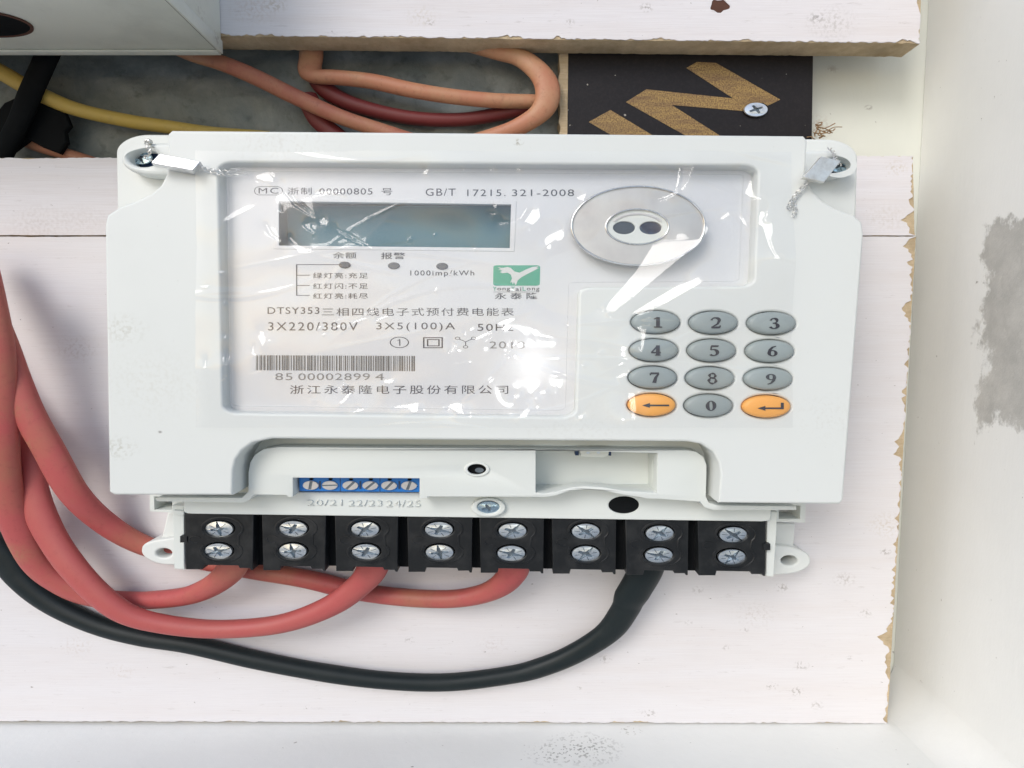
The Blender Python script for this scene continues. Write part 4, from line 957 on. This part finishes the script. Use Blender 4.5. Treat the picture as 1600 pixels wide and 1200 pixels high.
# ------------------------------------------------------------------ crumpled protective film
FX0, FX1, FY0, FY1 = 306, 1238, 236, 668
NXF, NYF = 600, 290
z5 = lambda pts: [(320 + x * 0.2, 240 + y * 0.2) for x, y in pts]
z7 = lambda pts: [(320 + x * 0.2, 440 + y * 0.2) for x, y in pts]
z8 = lambda pts: [(600 + x * 0.2, 440 + y * 0.2) for x, y in pts]
zA = lambda pts: [(860 + x * 0.25, 240 + y * 0.25) for x, y in pts]
facets = [
    (zA([(700, 545), (830, 550), (940, 540), (900, 590), (830, 635), (760, 700), (640, 800), (520, 890), (420, 965), (345, 965), (370, 910), (440, 840), (520, 730), (560, 640), (600, 580)]), 1),
    (zA([(105, 845), (150, 770), (190, 720), (300, 698), (390, 690), (370, 715), (270, 770), (240, 830), (245, 900), (290, 950), (340, 965), (420, 968), (380, 990), (270, 965), (235, 900), (225, 850), (150, 840)]), 1),
    (zA([(560, 1010), (490, 1000), (600, 930), (760, 840), (860, 800), (945, 795), (900, 830), (740, 920)]), 1),
    (zA([(795, 85), (812, 85), (800, 180), (775, 235), (800, 245), (720, 285), (645, 285), (700, 265), (770, 235)]), 1),
    (zA([(820, 85), (890, 85), (860, 180), (820, 240), (800, 235), (815, 160)]), 0.75),
    (zA([(1245, 100), (1270, 170), (1275, 260), (1325, 300), (1260, 285), (1215, 240), (1205, 190)]), 1),
    (zA([(1310, 350), (1345, 350), (1350, 390), (1335, 400), (1335, 430), (1370, 440), (1375, 490), (1355, 540), (1370, 620), (1415, 685), (1370, 660), (1340, 580), (1320, 460), (1298, 440)]), 1),
    (zA([(155, 270), (235, 248), (205, 310), (190, 290)]), 1),
    (zA([(1035, 420), (1080, 380), (1125, 372), (1100, 400)]), 1),
    (zA([(1165, 380), (1190, 390), (1230, 470), (1200, 450)]), 1),
    (zA([(935, 500), (965, 458), (980, 480), (950, 525)]), 0.9),
    (zA([(0, 893), (100, 885), (130, 890), (60, 905), (0, 905)]), 1),
    (z5([(1230 + 1400, 650), (1290 + 1400, 620), (1395 + 1400, 575), (1410 + 1400, 650), (1380 + 1400, 690), (1330 + 1400, 670), (1260 + 1400, 720)]), 0.85),
    (z5([(2480, 540), (2550, 430), (2600, 430), (2620, 500), (2560, 560)]), 0.8),
    (z8([(40, 980), (150, 960), (280, 948), (272, 1025), (210, 1020), (180, 985)]), 1),
    (z8([(490, 980), (560, 945), (600, 950), (640, 1040), (580, 1030)]), 1),
    (z8([(1030, 1055), (1110, 980), (1132, 1000), (1120, 1055)]), 1),
    (z8([(690, 435), (850, 388), (865, 400), (770, 450), (700, 455)]), 1),
    (z8([(780, 480), (860, 420), (850, 440), (800, 478)]), 1),
    (z8([(550, 632), (660, 612), (650, 622), (560, 637)]), 1),
    (z8([(1000, 885), (1060, 885), (1070, 905), (1020, 912)]), 1), (z8([(1120, 915), (1230, 910), (1210, 920), (1130, 922)]), 1),
    (z8([(1215, 870), (1240, 850), (1280, 860), (1270, 885), (1225, 885)]), 1),
    (z8([(1280, 118), (1380, 110), (1440, 108), (1400, 125), (1310, 128)]), 1),
    (z8([(500, 440), (570, 490), (540, 550), (490, 560), (520, 500)]), 0.7),
    (z8([(1515, 1040), (1555, 1030), (1550, 1075), (1525, 1070)]), 1),
    (z7([(1150, 1010), (1190, 990), (1240, 988), (1225, 1008)]), 1),
    (z7([(1000, 325), (1060, 285), (1140, 270), (1060, 300)]), 1), (z7([(1160, 312), (1230, 280), (1295, 272), (1210, 305)]), 1),
    (z7([(1325, 300), (1380, 268), (1460, 260), (1400, 282), (1350, 300)]), 1), (z7([(1240, 250), (1290, 225), (1370, 212), (1300, 245)]), 1),
    (z7([(900, 432), (930, 408), (958, 405), (940, 420)]), 1), (z7([(980, 360), (1020, 345), (1090, 345), (1030, 365)]), 1),
    (z7([(870, 385), (890, 358), (930, 348), (900, 370)]), 1),
    (z7([(490, 450), (515, 448), (512, 468), (492, 468)]), 1), (z7([(420, 385), (455, 375), (475, 500), (455, 510), (430, 440)]), 0.8),
    (z7([(360, 520), (400, 485), (380, 530), (430, 590), (380, 570)]), 0.8),
    (z7([(1060, 960), (1100, 890), (1165, 850), (1130, 900), (1090, 945)]), 0.9), (z7([(1020, 790), (1060, 830), (1095, 860), (1060, 855)]), 0.9),
    (z7([(350, 720), (400, 700), (455, 694), (400, 710)]), 1), (z7([(1390, 775), (1470, 760), (1475, 790), (1410, 805)]), 0.9),
    (z7([(160, 550), (183, 560), (185, 650), (165, 655), (172, 600)]), 1), (z7([(150, 410), (163, 420), (160, 450), (150, 440)]), 1),
    (z7([(0, 600), (20, 610), (15, 670), (0, 680)]), 1), (z7([(150, 130), (160, 140), (158, 185), (148, 170)]), 1),
    (z7([(130, 770), (175, 725), (150, 765)]), 1),
    (z5([(455, 90), (490, 150), (545, 205), (530, 225), (450, 215), (385, 190), (385, 140), (420, 140)]), 1),
    (z5([(560, 225), (585, 235), (700, 380), (860, 490), (890, 520), (860, 510), (700, 410), (600, 290)]), 1),
    (z5([(700, 330), (860, 468), (850, 478), (760, 410)]), 0.9),
    (z5([(890, 515), (935, 490), (975, 535), (960, 565), (900, 568)]), 0.8),
    (z5([(980, 560), (1150, 635), (1340, 750), (1330, 762), (1150, 660), (990, 575)]), 0.9),
    (z5([(1010, 590), (1120, 650), (1260, 725), (1240, 730), (1100, 665)]), 0.9),
    (z5([(768, 548), (842, 532), (832, 572), (890, 638), (830, 612), (790, 580)]), 1),
    (z5([(455, 545), (478, 540), (520, 610), (620, 698), (580, 690), (500, 630)]), 1),
    (z5([(640, 650), (668, 643), (750, 715), (800, 738), (850, 742), (858, 775), (740, 780), (735, 755), (700, 715)]), 1),
    (z5([(840, 300), (900, 285), (1000, 300), (1150, 322), (1000, 320), (850, 318)]), 1),
    (z5([(580, 430), (598, 425), (612, 455), (595, 458)]), 1),
    (z5([(2240, 395), (2265, 390), (2280, 405), (2262, 425), (2245, 415)]), 1), (z5([(2210, 465), (2255, 458), (2300, 465), (2250, 472)]), 1),
    (z5([(1585, 665), (1620, 655), (1622, 672), (1595, 685)]), 1), (z5([(2095, 742), (2130, 742), (2115, 756)]), 1),
    (z5([(2200, 527), (2380, 530), (2450, 505), (2510, 420), (2530, 412), (2520, 435), (2470, 505), (2410, 535), (2300, 536)]), 1),
    (z5([(100, 922), (160, 918), (155, 936), (110, 938)]), 1),
    (z5([(1705, 130), (1745, 118), (1742, 170), (1718, 165)]), 1), (z5([(1980, 115), (2020, 118), (2015, 130)]), 1),
    (z5([(2210, 120), (2290, 118), (2280, 128), (2225, 130)]), 1), (z5([(2430, 120), (2490, 118), (2480, 130), (2440, 130)]), 1),
    (z5([(1440, 1125), (1478, 1110), (1475, 1135), (1450, 1138)]), 1), (z5([(1265, 920), (1300, 915), (1290, 935)]), 0.9),
    (z5([(-35, 1040), (25, 1030), (30, 1048), (-20, 1056)]), 0.9),
    ([(1003, 516), (1009, 512), (1006, 533), (1001, 553), (998, 552), (1000, 534)], 1), ([(960, 590), (975, 583), (984, 586), (968, 592)], 1),
    ([(980, 612), (992, 614), (993, 655), (984, 655)], 0.8), ([(990, 505), (1000, 498), (1006, 517), (1000, 522)], 0.9),
]
rfl = random.Random(21)
for i in range(50):   # tiny glints
    x, y = rfl.uniform(350, 900), rfl.uniform(262, 640)
    if rfl.random() < 0.35: x, y = rfl.uniform(860, 1010), rfl.uniform(430, 650)
    r_ = rfl.uniform(1.0, 2.8); a = rfl.uniform(0, 3.14)
    facets.append(([(x + r_ * 2.2 * math.cos(a), y + r_ * 0.8 * math.sin(a)), (x + r_, y - r_ * 0.5), (x - r_ * 2 * math.cos(a), y - r_ * 0.7 * math.sin(a)), (x - r_ * 0.6, y + r_ * 0.6)], 0.9))
fx = np.linspace(FX0, FX1, NXF); fy = np.linspace(FY0, FY1, NYF)
PXg, PYg = np.meshgrid(fx, fy)
HF = 188.0
aa = (PXg - 800) / F; bb = (600 - PYg) / F
dyv = _cp + bb * _sp; tt = (F - HF) / dyv
GX = tt * aa; GZ = tt * (-_sp + bb * _cp)
def inside(poly):
    m_ = np.zeros(PXg.shape, bool)
    xs = [p[0] for p in poly]; ys = [p[1] for p in poly]
    i0 = max(0, int((min(xs) - FX0) / (FX1 - FX0) * NXF) - 1); i1 = min(NXF, int((max(xs) - FX0) / (FX1 - FX0) * NXF) + 3)
    j0 = max(0, int((min(ys) - FY0) / (FY1 - FY0) * NYF) - 1); j1 = min(NYF, int((max(ys) - FY0) / (FY1 - FY0) * NYF) + 3)
    if i1 <= i0 or j1 <= j0: return m_
    X = PXg[j0:j1, i0:i1]; Y = PYg[j0:j1, i0:i1]; c = np.zeros(X.shape, bool)
    n = len(poly)
    for i in range(n):
        xa, ya = poly[i]; xb, yb = poly[(i + 1) % n]
        if ya == yb: continue
        cond = ((ya > Y) != (yb > Y)) & (X < (xb - xa) * (Y - ya) / (yb - ya) + xa)
        c ^= cond
    m_[j0:j1, i0:i1] = c; return m_
tgx = np.zeros(PXg.shape); tgz = np.zeros(PXg.shape); wt = np.full(PXg.shape, 0.006)
# half vector between camera and sun at every point of the film
vx, vy, vz = -GX, -(F - HF) * np.ones_like(GX), -GZ
ln = np.sqrt(vx ** 2 + vy ** 2 + vz ** 2); vx, vy, vz = vx / ln + to_sun.x, vy / ln + to_sun.y, vz / ln + to_sun.z
hx, hz = -vx / -vy, -vz / -vy
for poly, k in facets:
    ms_ = inside(poly)
    tgx[ms_] = (hx * k)[ms_]; tgz[ms_] = (hz * k)[ms_]; wt[ms_] = 1.0
# weighted least squares for the height, conjugate gradients
dX = np.abs(np.diff(GX, axis=1)); dZ = -np.diff(GZ, axis=0)    # dZ>0: rows run downwards
wx = np.minimum(wt[:, 1:], wt[:, :-1]); wz = np.minimum(wt[1:], wt[:-1])
sgx = (tgx[:, 1:] + tgx[:, :-1]) / 2 * dX; sgz = -(tgz[1:] + tgz[:-1]) / 2 * dZ
lam = 2e-6
def ATA(h):
    r = lam * h
    d = wx * (h[:, 1:] - h[:, :-1]); r[:, 1:] += d; r[:, :-1] -= d
    d = wz * (h[1:] - h[:-1]); r[1:] += d; r[:-1] -= d
    return r
bvec = np.zeros(PXg.shape)
d = wx * sgx; bvec[:, 1:] += d; bvec[:, :-1] -= d
d = wz * sgz; bvec[1:] += d; bvec[:-1] -= d
Hh = np.zeros(PXg.shape); rr = bvec.copy(); pp = rr.copy(); rs = (rr * rr).sum()
for it in range(1500):
    Ap = ATA(pp); al = rs / (pp * Ap).sum(); Hh += al * pp; rr -= al * Ap; rn = (rr * rr).sum()
    if rn < 1e-6 * (bvec * bvec).sum(): break
    pp = rr + rn / rs * pp; rs = rn
print('film heights', Hh.min(), Hh.max(), 'iters', it)
# long soft creases everywhere else
rw = np.random.RandomState(5)
cre = np.zeros(PXg.shape)
for i in range(30):
    a = rw.uniform(-0.9, 0.5) if i % 2 else rw.uniform(-0.3, 0.3)
    cxp, cyp = rw.uniform(FX0, FX1), rw.uniform(FY0, FY1); Lc = rw.uniform(30, 140); wc = rw.uniform(1.5, 5)
    u = (PXg - cxp) * math.cos(a) + (PYg - cyp) * math.sin(a) * 1.2; v = -(PXg - cxp) * math.sin(a) + (PYg - cyp) * math.cos(a)
    v = v + 0.0015 * u * u * rw.uniform(-1, 1)
    cre += rw.uniform(0.25, 0.9) * np.exp(-(v / wc) ** 2) * np.exp(-(u / Lc) ** 4)
for i in range(26):
    a = rw.uniform(0, 3.14); k = rw.uniform(0.015, 0.06)
    cre += 0.18 / (k * 20) * np.sin((PXg * math.cos(a) + PYg * math.sin(a) * 1.6) * k + rw.uniform(0, 6))
cre *= np.where(wt > 0.5, 0.35, 1.0)
base = 184.5
Hf = base + (Hh - np.percentile(Hh, 6)) + cre
Hf = np.where(Hf < 183.6, 183.6 + (Hf - 183.6) * 0.03, Hf)
vs = np.stack([GX, -Hf, GZ], -1).reshape(-1, 3)
keep = np.ones(PXg.shape, bool)
fs = []
idx = np.arange(NXF * NYF).reshape(NYF, NXF)
fs = np.stack([idx[:-1, :-1], idx[1:, :-1], idx[1:, 1:], idx[:-1, 1:]], -1).reshape(-1, 4).tolist()
film = link_mesh('plastic_film', pydata(vs.tolist(), fs), M['film'], None, 'crumpled clear protective film lying over the nameplate and keypad of the meter', 'plastic film', smooth=0)
film.data.polygons.foreach_set('use_smooth', [True] * len(film.data.polygons))
